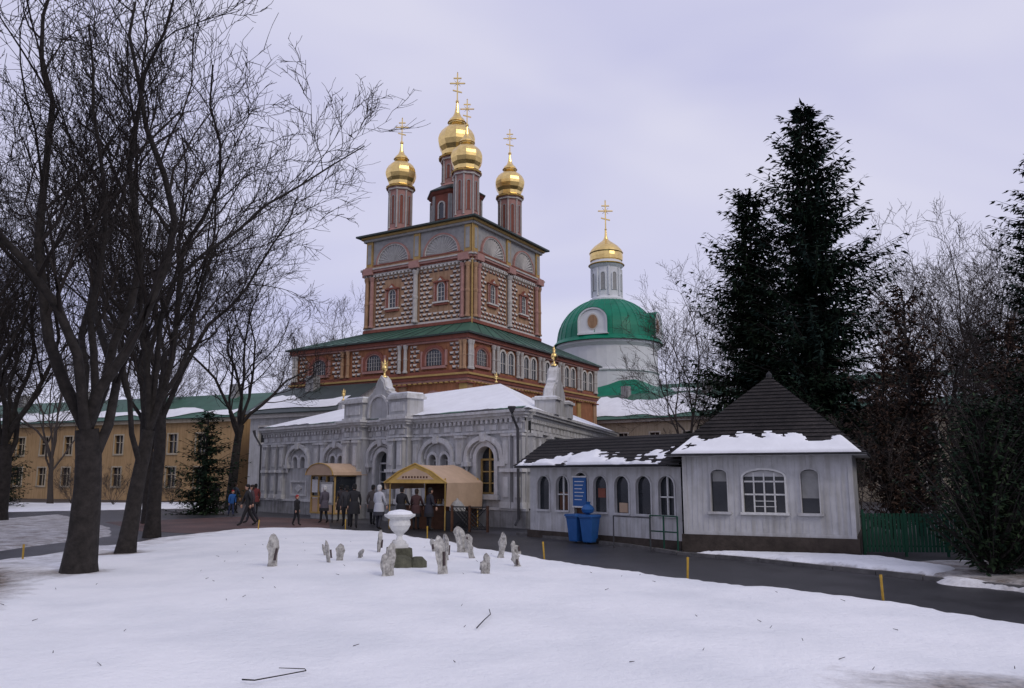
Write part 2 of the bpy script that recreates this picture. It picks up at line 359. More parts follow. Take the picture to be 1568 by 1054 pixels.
for a,c in (((-E,-E),(E,-E)),((E,-E),(E,E)),((E,E),(-E,E)),((-E,E),(-E,-E))):
    rf.poly([(*a,22.364),(*c,22.364),(c[0]*.3,c[1]*.3,23.9),(a[0]*.3,a[1]*.3,23.9)],'rooftin')
rf.poly([(-2,-2,23.88),(2,-2,23.88),(2,2,23.88),(-2,2,23.88)],'rooftin')
rf.obj('upper_roof',CH)
def cross(mb,x,y,z,H,m='gold',rz=R(31)):
    T0=mb.T; mb.T=T0@FR(x,y,rz)
    t=.042*H/2.2
    mb.lathe([(.0,-.16),(.14,-.08),(.16,0),(.13,.1),(.03,.18)],0,0,z,10,m)
    mb.box(-t,t,-t,t,z,z+H,m)
    mb.box(-H*.24,H*.24,-t*.9,t*.9,z+H*.62,z+H*.62+2*t,m); mb.box(-H*.13,H*.13,-t*.9,t*.9,z+H*.8,z+H*.8+2*t,m)
    mb.prism([(-H*.15,z+H*.38),(-H*.15,z+H*.38+2*t),(H*.15,z+H*.30+2*t),(H*.15,z+H*.30)],-t*.9,t*.9,m)
    for xx,zz in ((-H*.24,.62),(H*.24,.62),(0,1.0)):
        mb.lathe([(0,-.07),(.06,0),(0,.07)],xx,0,z+H*zz+t,6,m)
    for k in range(4):
        a=R(45+90*k); mb.tube([(0,0,z+H*.62+t),(H*.14*math.cos(a),0,z+H*.62+t+H*.14*math.sin(a))],[t*.5,t*.3],4,m)
    mb.T=T0
def drum(mb,x,y,z0,z1,r,n=8):
    mb.lathe([(r*1.25,-.6),(r*1.25,.0),(r*1.1,.15),(r,.3),(r,z1-z0-.5),(r*1.08,z1-z0-.45),(r*1.12,z1-z0-.3),(r*1.2,z1-z0-.25),(r*1.22,z1-z0)],x,y,z0,n,'pink',rot=R(22.5))
    for k in range(n):
        a=R(22.5)+2*math.pi*k/n
        px,py=x+r*1.02*math.cos(a),y+r*1.02*math.sin(a)
        mb.lathe([(.11,0),(.07,.1),(.07,z1-z0-.9),(.11,z1-z0-.8)],px,py,z0+.3,6,'shell')
        a2=a+math.pi/n; rr=r*math.cos(math.pi/n)
        T0=mb.T; mb.T=T0@FR(x+rr*math.cos(a2),y+rr*math.sin(a2),a2+math.pi/2)
        mb.prism(arch(0,r*.26,z0+.7,z1-1.1),-.03,.02,'red'); archband(mb,0,r*.26,z0+.7,z1-1.1,.06,-.07,.02,'cgrey'); mb.T=T0
    mb.lathe([(r*1.13,-.42),(r*1.16,-.3),(r*1.13,-.26)],x,y,z1,n,'cwhite',rot=R(22.5))
    mb.lathe([(r*1.24,-.2),(r*1.28,-.12),(r*1.24,-.05)],x,y,z1,16,'goldpaint')
def onion(mb,x,y,z,r,H,n=10):
    p=[(.98,0),(.80,.03),(.82,.10),(.95,.17),(1.03,.25),(1.04,.31),(.98,.38),(.85,.45),(.66,.51),(.45,.55),(.40,.57),(.46,.59),(.47,.63),(.40,.67),(.24,.72),(.15,.78),(.10,.86),(.06,.95),(.03,1.0)]
    mb.lathe([(a*r,b*H) for a,b in p],x,y,z,n,'gold',rot=R(15))
    mb.lathe([(r*.49,-.03),(r*.53,0),(r*.49,.03)],x,y,z+H*.61,12,'goldpaint')
dr=MB(); dm=MB()
for x,y in ((-3.5,-3.5),(3.5,-3.5),(3.5,3.5),(-3.5,3.5)):
    drum(dr,x,y,22.9,27.1,1.02); onion(dm,x,y,27.1,1.32,4.3); cross(dm,x,y,31.3,2.3)
dr.lathe([(2.6,-.5),(2.6,.0),(2.3,.15),(2.3,2.9),(2.45,3.0),(2.6,3.2),(2.6,3.3),(1.5,4.0)],0,0,23.4,8,'red',rot=R(22.5))
for k in range(8):
    a=R(22.5)+math.pi/8+k*math.pi/4; rr=2.3*math.cos(math.pi/8)
    dr.T=FR(rr*math.cos(a),rr*math.sin(a),a+math.pi/2)
    dr.prism(arch(0,.5,24.1,25.3),-.03,.02,'glass'); archband(dr,0,.5,24.1,25.3,.14,-.1,.02,'cwhite'); 
    for s_ in (-.8,.8): dr.box(s_-.1,s_+.1,-.1,.05,23.6,26.2,'cgrey')
    dr.box(-.95,.95,-.14,.02,23.55,23.7,'cwhite')
dr.T=Matrix.Identity(4)
dr.lathe([(2.66,3.19),(2.68,3.31),(1.52,4.02)],0,0,23.4,8,'rooftin',rot=R(22.5))
drum(dr,0,0,27.4,30.3,1.28); onion(dm,0,0,30.3,1.66,5.6); cross(dm,0,0,35.8,2.8)
dr.obj('drums',CH); dm.obj('golden_domes',CH)
lx0,lx1,ly0,ly1=-11.6,6.3,-7.3,15.0
lw=MB(); lo=MB(); lwin=MB(); lr=MB()
lw.box(lx0,lx1,ly0,ly1,-.3,12.6,'orange')
def facade(mb,wn,L,off,side):
    for z0,z1,d,m_ in ((12.3,12.6,.35,'red'),(12.15,12.3,.22,'pink'),(9.55,9.7,.35,'ochre'),(9.3,9.55,.25,'red'),(9.1,9.3,.15,'pink'),(5.2,5.5,.25,'red'),(9.7,9.95,.18,'red')):
        mb.box(-d*.9,L+d*.9,-d,0,z0,z1,m_)
    for k in range(int(L/.5)): mb.box(.1+k*.5,.32+k*.5,-.3,0,9.0,9.1,'ochre')
    nb=3 if not side else 6; w=L/nb
    for k in range(nb+1):
        x=min(max(k*w,.25),L-.25)
        for dx in (-.3,.3):
            column(mb,x+dx if .3<x<L-.3 else x+dx*.5,-.2,9.95,12.15,.14,('tan' if k%2 else 'shell') if not side else 'shell')
        mb.box(x-.35,x+.35,-.12,0,5.5,9.1,'ochre' if k%2 else 'tan'); mb.box(x-.5,x+.5,-.3,0,8.9,9.0,'red')
    for k in range(nb):
        cx=(k+.5)*w
        if side and k>=1:
            for q in (-.62,.62):
                wn.prism(arch(cx+q,.8,10.15,11.5),-.04,0,'glass'); archband(wn,cx+q,.8,10.15,11.5,.16,-.14,0,'cwhite')
                wn.box(cx+q-.03,cx+q+.03,-.08,-.04,10.15,11.8,'cwhite'); wn.box(cx+q-.4,cx+q+.4,-.08,-.04,10.9,10.95,'cwhite')
            continue
        wn.prism(arch(cx,1.5,10.4,11.1,.55),-.04,0,'glass'); archband(wn,cx,1.5,10.4,11.1,.10,-.14,0,'pink',rise=.55); archband(wn,cx,1.7,10.35,11.1,.22,-.2,0,'red',rise=.65)
        wn.box(cx-1.15,cx+1.15,-.22,0,10.15,10.34,'pink'); wn.lathe([(.12,0),(.12,1.2)],cx-1.15,-.1,10.34,8,'pink'); wn.lathe([(.12,0),(.12,1.2)],cx+1.15,-.1,10.34,8,'pink')
        for q in (-.5,-.25,0,.25,.5): wn.box(cx+q-.015,cx+q+.015,-.08,-.04,10.4,11.5,'shell')
        for q in (.3,.6,.9): wn.box(cx-.74,cx+.74,-.078,-.04,10.4+q,10.42+q,'shell')
        sk=[(cx-1.35,cx+1.35,10.1,12.0)]
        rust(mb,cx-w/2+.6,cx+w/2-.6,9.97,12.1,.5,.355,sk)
        wn.prism(arch(cx,1.6,5.8,7.5),-.03,0,'glass' if k==1 else 'red'); archband(wn,cx,1.6,5.8,7.5,.18,-.15,0,'pink')
for m_ in (lo,lwin): m_.T=FR(lx0,ly0,0)
facade(lo,lwin,lx1-lx0,0,False)
for m_ in (lo,lwin): m_.T=FR(lx1,ly0,R(90))
facade(lo,lwin,ly1-ly0,0,True)
lwin.T=Matrix.Identity(4)
X0,X1,Y0,Y1=lx0-.6,lx1+.6,ly0-.6,ly1+.6
lr.box(X0,X1,Y0,Y1,12.6,12.72,'rooftin')
for a,c,c2,a2 in (((X0,Y0),(X1,Y0),(h,-h),(-h,-h)),((X1,Y0),(X1,Y1),(h,h),(h,-h)),((X1,Y1),(X0,Y1),(-h,h),(h,h)),((X0,Y1),(X0,Y0),(-h,-h),(-h,h))):
    lr.poly([(*a,12.724),(*c,12.724),(*c2,13.95),(*a2,13.95)],'roofgreen')
    n_=14
    for k in range(1,n_):
        f=k/n_; p=[a[0]+(c[0]-a[0])*f,a[1]+(c[1]-a[1])*f,12.74]; q=[a2[0]+(c2[0]-a2[0])*f,a2[1]+(c2[1]-a2[1])*f,13.97]; lr.tube([p,q],[.025,.025],4,'rooftin')
lr.tube([(h+.12,-h-.12,13.6),(h+.12,-h-.12,22.2)],[.07,.07],6,'ochre')
lw.obj('gallery_walls',CH); lo.obj('gallery_ornament',CH); lwin.obj('gallery_windows',CH); lr.obj('gallery_roof',CH)
# ------------------------------------------------------------ gatehouse
GH=empty('white_gatehouse',-15.1,49,0,R(-44.5))
w=MB(); t=MB(); gl=MB(); ro=MB(); fi=MB()
HT=4.45
holes=[];wn_specs=[]
def addwin(cx,wd,z0,zs,kind): holes.append(arch(cx,wd,z0,zs)); wn_specs.append((cx,wd,z0,zs,kind))
addwin(3.75,.5,2.55,2.95,'s'); addwin(4.55,.5,2.55,2.95,'s')
addwin(7.6,.5,2.45,2.95,'s'); addwin(8.35,.5,2.45,2.95,'s')
addwin(12.1,1.2,1.35,2.75,'d')
addwin(16.0,.55,2.1,2.85,'s'); addwin(16.85,.55,2.1,2.85,'s')
addwin(19.6,1.15,1.35,2.85,'d')
w.panel([(0,0.7),(22,0.7),(22,HT),(0,HT)],holes,.3,'plaster')
w.poly([(0,.3,.7),(22,.3,.7),(22,.3,HT),(0,.3,HT)],'glass')
for cx,wd,z0,zs,kind in wn_specs:
    fr='ochre' if kind=='d' and cx>15 else 'kwhite'
    gl.box(cx-.04,cx+.04,.2,.28,z0,zs+wd/2,fr); gl.box(cx-wd/2,cx+wd/2,.2,.28,zs-.04,zs+.04,fr)
    gl.box(cx-wd/2,cx-wd/2+.07,.2,.28,z0,zs,fr);gl.box(cx+wd/2-.07,cx+wd/2,.2,.28,z0,zs,fr)
    if kind=='d':
        gl.box(cx-wd/2,cx+wd/2,.2,.28,z0,z0+.08,fr)
        for q in (.45,.95): gl.box(cx-wd/2,cx+wd/2,.21,.27,z0+q,z0+q+.05,fr)
    if kind=='s': archband(t,cx,wd,z0,zs,.14,-.09,0,'plaster_trim')
    else: archband(t,cx,wd,z0,zs,.2,-.10,0,'plaster_trim'); t.box(cx-wd/2-.3,cx+wd/2+.3,-.18,0,z0-.22,z0-.02,'plaster_trim')
for cx in (4.15,8.0,16.4,19.6,12.1):
    archband(t,cx,2.1,2.75,2.95 if cx!=12.1 else 3.0,.2,-.24,0,'plaster_trim',rise=.75); t.box(cx-.16,cx+.16,-.3,0,3.62,3.98,'plaster_trim')
    archband(t,cx,1.78,2.9,2.96,.07,-.12,0,'plaster_trim',rise=.66)
    for s_ in (-1,1):
        t.box(cx+s_*1.15-.22,cx+s_*1.15+.22,-.26,0,2.55,2.75,'plaster_trim'); t.lathe([(.1,0),(.05,-.18),(.0,-.3)],cx+s_*1.15,-.12,2.55,6,'plaster_trim')
    if cx<9 or cx==16.4:
        t.box(cx-.85,cx+.85,-.08,0,1.0,1.1,'plaster_trim');t.box(cx-.85,cx+.85,-.08,0,1.75,1.85,'plaster_trim')
        t.box(cx-.85,cx-.75,-.08,0,1.1,1.75,'plaster_trim');t.box(cx+.75,cx+.85,-.08,0,1.1,1.75,'plaster_trim')
        t.prism([(cx-.35,1.42),(cx,1.2),(cx+.35,1.42),(cx,1.65)],-.07,0,'plaster_trim')
t.box(-.12,22.12,-.16,.3,-.3,.7,'plinth'); t.box(-.16,22.16,-.2,0,.7,.8,'plaster_trim')
for a,c in ((0,2.9),(5.4,6.8),(14.8,15.2),(17.7,18.4),(20.9,22)):
    t.box(a,c,-.08,0,2.28,2.4,'plaster_trim')
def cornice(mb,x0,x1,z,d0,ends=1):
    mb.box(x0-.05,x1+.05,-d0-.10,0,z-.9,z-.8,'plaster_trim')
    mb.box(x0-.1*ends,x1+.1*ends,-d0-.16,0,z-.28,z-.16,'plaster_trim')
    mb.box(x0-.2*ends,x1+.2*ends,-d0-.30,0,z-.16,z-.04,'plaster_trim')
    mb.box(x0-.3*ends,x1+.3*ends,-d0-.40,.3,z-.04,z+.08,'plaster_trim')
    n=int((x1-x0)/.3)
    for k in range(n):
        a=x0+(k+.25)*(x1-x0)/n
        mb.box(a,a+.15,-d0-.15,0,z-.45,z-.285,'plaster_trim')
    mb.box(x0,x1,-d0-.04,0,z-.8,z-.45,'plaster')
    n=int((x1-x0)/.75)
    for k in range(n):
        a=x0+(k+.2)*(x1-x0)/n
        mb.box(a,a+.42,-d0-.08,-d0-.04,z-.74,z-.52,'plaster_trim')
cornice(t,0,22,4.85,0.02)
def pil(mb,x,wd,z0,z1,d=.2):
    mb.box(x-wd/2,x+wd/2,-d,0,z0,z1,'plaster')
    mb.box(x-wd/2-.07,x+wd/2+.07,-d-.07,0,z0,z0+.25,'plaster_trim')
    mb.box(x-wd/2-.05,x+wd/2+.05,-d-.05,0,z1-.12,z1-.002,'plaster_trim'); mb.box(x-wd/2-.09,x+wd/2+.09,-d-.09,0,2.3,2.45,'plaster_trim')
    mb.box(x-wd/2+.1,x+wd/2-.1,-d-.035,-d,z0+.45,2.1,'plaster_trim'); mb.box(x-wd/2+.1,x+wd/2-.1,-d-.035,-d,2.65,z1-.3,'plaster_trim')
for x in (.4,1.5,2.35,6.1,6.75,14.9,18.0,21.0,21.7): pil(t,x,.5,.8,3.93)
w.box(9.2,10.9,-.45,0.29,.7,4.0,'plaster'); w.box(13.1,14.6,-.45,0.29,.7,4.0,'plaster')
for x0,x1 in ((9.2,10.9),(13.1,14.6)):
    t.box(x0-.1,x1+.1,-.62,.29,-.3,.72,'plinth')
    t.T=FR(0,-.45,0); pil(t,x0+.38,.46,.8,3.93);pil(t,x1-.38,.46,.8,3.93); t.T=Matrix.Identity(4)
    cornice(t,x0,x1,4.87,.47)
    t.box(x0+.02,x1-.02,-.5,.5,4.96,5.85,'plaster'); t.box(x0-.1,x1+.1,-.62,.6,5.85,5.98,'plaster_trim'); t.box(x0-.03,x1+.03,-.55,.55,5.98,6.1,'plaster_trim')
    t.box(x0-.06,x1+.06,-.58,.55,4.93,5.1,'plaster_trim'); t.box(x0+.25,x1-.25,-.535,-.5,5.25,5.7,'plaster_trim')
    ro.box(x0+.05,x1-.05,-.5,.5,6.1,6.17,'snow')
def ogee(cx,wd,z0,H):
    P=[(0.5,0),(.5,.14),(.46,.16),(.44,.34),(.38,.50),(.27,.60),(.20,.64),(.21,.68),(.13,.74),(.10,.88),(.0,1.0)]
    pts=[(cx+wd*a,z0+H*b) for a,b in P]; pts+= [(cx-wd*a,z0+H*b) for a,b in reversed(P[:-1])]
    return pts
t.prism(ogee(12.0,2.9,4.9,2.15),-.28,.3,'plaster'); t.prism(ogee(12.0,3.05,4.95,2.25),-.2,.22,'plaster_trim')
archband(t,12.0,1.5,5.05,5.35,.12,-.36,-.28,'plaster_trim'); 
def finial(mb,x,y,z,s=1):
    mb.lathe([(.16*s,0),(.16*s,.06*s),(.05*s,.12*s),(.05*s,.3*s),(.13*s,.38*s),(.16*s,.48*s),(.13*s,.58*s),(.04*s,.66*s),(.05*s,.8*s),(.01*s,1.0*s)],x,y,z,10,'gold')
    for sg in (-1,1): mb.prism([(x,z+.62*s),(x+sg*.26*s,z+.86*s),(x+sg*.22*s,z+.6*s),(x,z+.45*s)],y-.02,y+.02,'gold')
finial(fi,12.0,0,7.1,1.0); finial(fi,15.5,4.6,6.95,.55)
fp=[(0,0),(22,0),(12.3,18.6),(5,14),(0,9)]
for k in range(1,5):
    a=fp[k];c=fp[(k+1)%5]; w.poly([(*a,-.3),(*c,-.3),(*c,HT+.4),(*a,HT+.4)],'plaster')
ang=math.atan2(18.6,-9.7)
for m_ in (t,gl,fi,ro): m_.T=FR(22,0,ang)
t.box(.0,21,-.16,-.003,-.3,.72,'plinth'); cornice(t,.35,20.9,4.85,.02,0)
for x in (.5,1.5,3.6,6.4,8.4,11,14,17,20.3): pil(t,x,.5,.8,3.93)
for cx in (2.5,7.4,9.7,12.5,15.5,18.5):
    gl.prism(arch(cx,.9,1.4,2.8),-.03,-.003,'glass'); archband(gl,cx,.9,1.4,2.8,.18,-.12,-.003,'plaster_trim')
gl.prism(arch(5,1.5,.75,2.6),-.03,-.003,'glass'); archband(gl,5,1.5,.75,2.6,.2,-.16,-.003,'plaster_trim')
for x0,x1 in ((3.2,4.1),(5.9,6.8)):
    t.box(x0,x1,-.5,.5,4.93,5.6,'plaster'); t.box(x0-.1,x1+.1,-.6,.6,5.6,5.72,'plaster_trim'); ro.box(x0,x1,-.5,.5,5.72,5.78,'snow')
t.prism(ogee(5.0,2.6,4.9,2.4),-.28,.3,'plaster'); t.prism(ogee(5.0,2.75,4.95,2.48),-.2,.22,'plaster_trim')
finial(fi,5.0,0,7.4,1.0)
for m_ in (t,gl,fi,ro): m_.T=Matrix.Identity(4)
t.box(-.1,1.1,4.6,5.8,4.9,5.7,'plaster'); t.box(-.2,1.2,4.5,5.9,5.7,5.82,'plaster_trim'); t.lathe([(.55,0),(.4,.3),(.32,.9),(.38,1.0),(.1,1.2)],.5,5.2,5.82,4,'plaster',rot=R(45)); finial(fi,.5,5.2,7.0,.8)
e=.38
A_=(-e,-e,4.95);B_=(22+e*1.3,-e,4.95);C_=(12.5,19,4.95);D_=(4.8,14.6,4.95);E_=(-e,9.2,4.95)
R1=(5,5,6.75);R2=(15.2,5.2,6.95);R3=(10.5,13,6.9)
for P in ((A_,B_,R2,R1),(B_,C_,R3,R2),(C_,D_,R3),(D_,E_,R1,R3),(E_,A_,R1),(R1,R2,R3)): ro.poly(P,'snow')
ro.poly([(-e-.04,-e-.04,4.935),(22+e*1.5,-e-.04,4.935),(12.6,19.1,4.935),(4.8,14.7,4.935),(-e-.04,9.3,4.935)],'rooftin')
prev=.1
for k in range(120):
    x=-.3+k*.1875; f=.10+.34*max(0,noise.noise(Vector((k*.175,3,0)))+.3+.25*noise.noise(Vector((k*.6,8,0)))); sl=(6.9-4.95)/(5.1+e)
    ro.poly([(x,-e-.01,4.957),(x+.1875,-e-.01,4.957),(x+.1875,-e+f,4.962+f*sl),(x,-e+prev,4.962+prev*sl)],'tinpipe' if noise.noise(Vector((k*.1,9,0)))>-.1 else 'roofgreen'); prev=f
dp=MB()
dp.tube([(21.9,-.75,4.85),(21.9,-.72,4.6),(21.85,-.35,4.1),(21.85,-.3,.4),(21.85,-.5,.15)],[.08,.06,.06,.06,.06],8,'tinpipe'); dp.lathe([(.07,0),(.17,.2),(.17,.25)],21.9,-.75,4.75,8,'tinpipe')
dp.tube([(-.3,-.6,4.85),(-.3,-.5,4.5),(.1,-.3,3.9),(.1,-.25,.3)],[.1,.06,.06,.06],8,'tinpipe')
w.obj('walls',GH); t.obj('pilasters_and_cornice',GH); gl.obj('window_frames',GH); ro.obj('snowy_roof',GH); fi.obj('gilded_finials',GH,True); dp.obj('downpipes',GH)
# ------------------------------------------------------------ kiosk (main + annex)
KI=empty('wooden_kiosk',5.05,23.7,0,0)
k1=MB(); k2=MB(); k3=MB(); k4=MB()
F1=FR(0,0,math.atan2(-1.9,4.11)); L1=4.53
F2=FR(.66-5.05,29.3-23.7,math.atan2(-5,4.29)); L2=6.75
for m_ in (k1,k2,k3,k4): m_.T=F1
WZ=.5;WT=2.72
hs=[arch(1.0,.46,1.15,2.2,.14),arch(2.24,1.12,1.15,2.12,.2),arch(3.46,.46,1.15,2.2,.14)]
k1.panel([(0,WZ),(L1,WZ),(L1,WT),(0,WT)],hs,.12,'kwhite')
k1.box(0,L1,.14,L1,WZ,WT-.02,'glass') 
for T_,q in ((R(90),(L1,0)),(R(180),(L1,L1)),(R(270),(0,L1))):
    k1.T=F1@FR(q[0],q[1],T_); k1.panel([(0,WZ),(L1,WZ),(L1,WT),(0,WT)],[],.1,'kwhite')
    for i in range(30): k1.box(i*.15+.07,i*.15+.085,-.012,0,WZ,WT,'kwhite')
k1.T=F1
for i in range(30):
    x=i*.15+.07
    if any(min(p[0] for p in hh)-.08<x<max(p[0] for p in hh)+.08 for hh in hs):
        k1.box(x,x+.015,-.012,0,WZ,1.08,'kwhite'); k1.box(x,x+.015,-.012,0,2.42,WT,'kwhite')
    else: k1.box(x,x+.015,-.012,0,WZ,WT,'kwhite')
for x0,x1 in ((-.04,.08),(L1-.08,L1+.04)): k1.box(x0,x1,-.04,.06,WZ,WT,'kwhite')
k1.box(-.03,L1+.03,-.03,0,WZ,WZ+.1,'kwhite')
for cx,wd,rs in ((1.0,.46,.14),(2.24,1.12,.2),(3.46,.46,.14)):
    archband(k2,cx,wd,1.12,2.2 if wd<1 else 2.12,.06 if wd>1 else .03,-.05,.02,'marble' if wd>1 else 'kwhite',rise=rs)
    k2.box(cx-wd/2-.1,cx+wd/2+.1,-.09,.02,1.08,1.15,'marble' if wd>1 else 'kwhite')
for q in (-.3,-.02,.26): k2.box(2.24+q,2.24+q+.04,.04,.1,1.15,2.25,'marble')
for q in (1.62,1.98): k2.box(1.7,2.8,.04,.1,q,q+.045,'marble')
for q in (1.30,1.45,): k2.box(1.95,2.55,.045,.095,q,q+.02,'marble')
k2.prism([(2.24-.56,2.14),(2.24+.56,2.14),(2.24+.4,2.26),(2.24,2.31),(2.24-.4,2.26)],.05,.09,'kwhite')
k2.box(3.24,3.68,.125,.135,1.55,2.3,'cgrey'); k2.box(.8,1.2,.125,.135,2.0,2.3,'cgrey')
k3.box(-.1,L1+.1,-.1,L1+.1,-.4,WZ,'kfound')
o_=.42; zz=2.78
k3.box(-o_,L1+o_,-o_,L1+o_,WT,zz,'kwhite')
k3.box(-o_-.04,L1+o_+.04,-o_-.04,L1+o_+.04,WT+.015,zz-.01,'black')
c=L1/2; pk=(c,c,5.25)
cs=[(-o_-.02,-o_-.02),(L1+o_+.02,-o_-.02),(L1+o_+.02,L1+o_+.02),(-o_-.02,L1+o_+.02)]
def shingle_tri(mb,a,b_,p,n=22):
    a=Vector((*a,zz+.005));b_=Vector((*b_,zz+.005));p=Vector(p)
    nrm=(b_-a).cross(p-a).normalized()
    for i in range(n):
        t0=i/n;t1=(i+1)/n
        q=[a.lerp(p,t0)+nrm*.03,b_.lerp(p,t0)+nrm*.03,b_.lerp(p,t1),a.lerp(p,t1)]
        mb.poly(q,'shingle'); mb.poly([a.lerp(p,t0)+nrm*.0,b_.lerp(p,t0)+nrm*.0,q[1],q[0]],'black')
for i in range(4): shingle_tri(k4,cs[i],cs[(i+1)%4],pk)
k3.lathe([(.09,-.12),(.09,.02),(.01,.12)],c,c,5.27,8,'black')
for m_ in (k1,k2,k3,k4): m_.T=F2
hs=[]; cxs=[.73,1.68,3.46,4.4,5.3,6.2]
for cx in cxs: hs.append(arch(cx,.60,.98,1.85))
dz=.25
hs.append(arch(2.58,.62,.35,1.95))
k1.panel([(0,dz),(L2,dz),(L2,2.42),(0,2.42)],hs,.1,'kwhite')
k1.poly([(0,.12,dz),(L2,.12,dz),(L2,.12,2.4),(0,.12,2.4)],'glass'); k1.poly([(0,0,dz),(0,2.6,dz),(0,2.6,2.42),(0,0,2.42)],'kwhite')
k1.poly([(0,2.6,dz),(L2,2.6,dz),(L2,2.6,2.42),(0,2.6,2.42)],'kwhite')
for i,cx in enumerate(cxs+[2.58]):
    z0=.98 if i<6 else .35
    archband(k2,cx,.60 if i<6 else .62,z0,1.85 if i<6 else 1.95,.05,-.045,.02,'kwhite')
    if i<6:
        k2.box(cx-.34,cx+.34,-.07,.02,.92,.985,'kwhite')
        if i in (1,5): k2.box(cx-.28,cx+.28,.03,.09,1.5,1.54,'marble'); k2.box(cx-.02,cx+.02,.03,.09,.98,2.13,'marble')
k2.box(2.3,2.86,.07,.11,.36,1.9,'wood'); k2.box(1.45,1.92,.085,.115,1.0,1.6,'wood'); k2.box(3.28,3.6,.085,.115,1.45,1.75,'red'); k2.box(4.2,4.55,.085,.115,1.0,1.3,'canvas')
for i in range(44):
    x=.07+i*.15; k1.box(x,x+.014,-.01,0,dz,.9,'kwhite')
k3.box(-.08,L2,-.08,2.65,-.4,dz,'kfound')
k3.box(-.35,L2-.2,-.4,3.0,2.42,2.5,'kwhite'); k3.box(-.38,L2-.2,-.44,3.04,2.435,2.49,'black')
def slope(mb,x0,x1,ya,yb,za,zb,n):
    for i in range(n):
        t0=i/n;t1=(i+1)/n; y0=ya+(yb-ya)*t0;y1=ya+(yb-ya)*t1;z0=za+(zb-za)*t0;z1=za+(zb-za)*t1
        mb.poly([(x0,y0,z0+.03),(x1,y0,z0+.03),(x1,y1,z1),(x0,y1,z1)],'shingle'); mb.poly([(x0,y0,z0),(x1,y0,z0),(x1,y0,z0+.03),(x0,y0,z0+.03)],'black')
slope(k4,-.4,L2+.3,-.46,1.3,2.5,3.5,9); slope(k4,-.4,L2+.3,3.06,1.3,2.5,3.5,9)
k3.poly([(-.36,-.4,2.5),(-.36,3.0,2.5),(-.36,1.3,3.47)],'kwhite')
k1.obj('walls',KI); k2.obj('windows_and_door',KI); k3.obj('foundation_and_eaves',KI); k4.obj('shingle_roof',KI)
def roofsnow(name,F,x0,x1,ya,yb,za,zb,th,seed,thr=-.1,bias=.55,fall=.95,shrink=0):
    nx=int((x1-x0)/.06);ny=12;V=[];ok=[]
    for j in range(ny+1):
        for i in range(nx+1):
            s_=j/ny; xa=x0+shrink*s_; xb=x1-shrink*s_; x=xa+(xb-xa)*i/nx; y=ya+(yb-ya)*s_; z=za+(zb-za)*s_
            v=noise.noise(Vector((x*.9,s_*1.6,seed)))*.8+.45*noise.noise(Vector((x*3,s_*4,seed)))+bias-fall*s_
            e1=min(x-xa,xb-x)/.35; v=min(v,e1*.5)
            q=sm((v-thr)/.3); V.append(F@Vector((x,y-(.03*q if j==0 else 0),z+ (th*q-.02)))) ; ok.append(q)
    F_=[]
    for j in range(ny):
        for i in range(nx):
            a=j*(nx+1)+i;q=(a,a+1,a+nx+2,a+nx+1)
            if max(ok[k] for k in q)>0: F_.append(q)
    n0=len(V)
    for i in range(nx+1): p=V[i].copy(); p.z-=th*ok[i]*.95; V.append(p)
    for i in range(nx):
        if max(ok[i],ok[i+1])>0: F_.append((i+1,i,n0+i,n0+i+1))
    me=bpy.data.meshes.new(name);me.from_pydata([tuple(v) for v in V],[],F_);me.materials.append(M['snow']);me.polygons.foreach_set('use_smooth',[True]*len(F_))
    o=bpy.data.objects.new(name,me);COL.objects.link(o);o.parent=KI
roofsnow('roof_snow_a',F1,-.25,L1+.3,-.46,.24,zz+.03,zz+.03+.70*(5.25-zz)/(c+o_),.07,2.0,thr=-.1,bias=.62,fall=.85,shrink=.68)
roofsnow('roof_snow_a2',F1@FR(0,L1,R(-90)),-.2,L1+.2,-.46,.2,zz+.03,zz+.03+.66*(5.25-zz)/(c+o_),.06,5.0,thr=-.05,bias=.5,fall=1.0,shrink=.7)
roofsnow('roof_snow_b',F2,-.3,L2-.4,-.48,.5,2.53,2.53+.96*1/1.76,.09,7.5,thr=.12,bias=.62,fall=1.0)
# ------------------------------------------------------------ blue notice board + bins etc
NB=empty('notice_board',0,0); b=MB(); b.T=FR(.66,29.3,math.atan2(-5,4.29))
b.box(2.28,2.88,-.10,-.055,1.15,2.1,'blue'); b.box(2.24,2.92,-.115,-.1,2.1,2.15,'marble');b.box(2.24,2.92,-.115,-.1,1.1,1.15,'marble')
for q in range(6): b.box(2.36,2.8-.05*(q%3),-.104,-.1,1.95-q*.12,1.975-q*.12,'marble')
b.obj('board',NB)
def bin_(x,y,rz,s=1):
    e=empty('recycling_bin',x,y,.005,rz); e.scale=(s,s,s); b=MB()
    b.lathe([(.24,.06),(.26,.1),(.36,.86),(.39,.88),(.39,.93)],0,0,0,4,'blue',rot=R(45),sx=1,sy=1)
    b.prism([(-.3,.93),(.3,.93),(.26,1.0),(-.26,1.0)],-.32,.28,'blue'); b.tube([(-.22,.33,.9),(.22,.33,.9)],[.02,.02],6,'black')
    for s_ in (-1,1):
        b.T=Matrix.Translation((s_*.22,.2,.1))@Matrix.Rotation(R(90),4,'Y'); b.lathe([(.1,-.03),(.1,.03)],0,0,0,12,'black'); b.T=Matrix.Identity(4)
    b.obj('bin_body',e)
bin_(2.1,26.6,R(-48),.92); bin_(2.5,26.2,R(-40),.92)
bg=empty('plastic_bag',2.45,26.25,.93); b=MB(); b.lathe([(.05,0),(.18,.06),(.22,.16),(.16,.26),(.07,.32),(.1,.4)],0,0,0,9,'blue'); b.obj('bag',bg)
hr=empty('metal_railing',4.1,24.2,0,R(-49)); b=MB()
for x in (0,.5,1.0): b.tube([(x,0,0),(x,0,1.0)],[.025,.025],6,'fgreen')
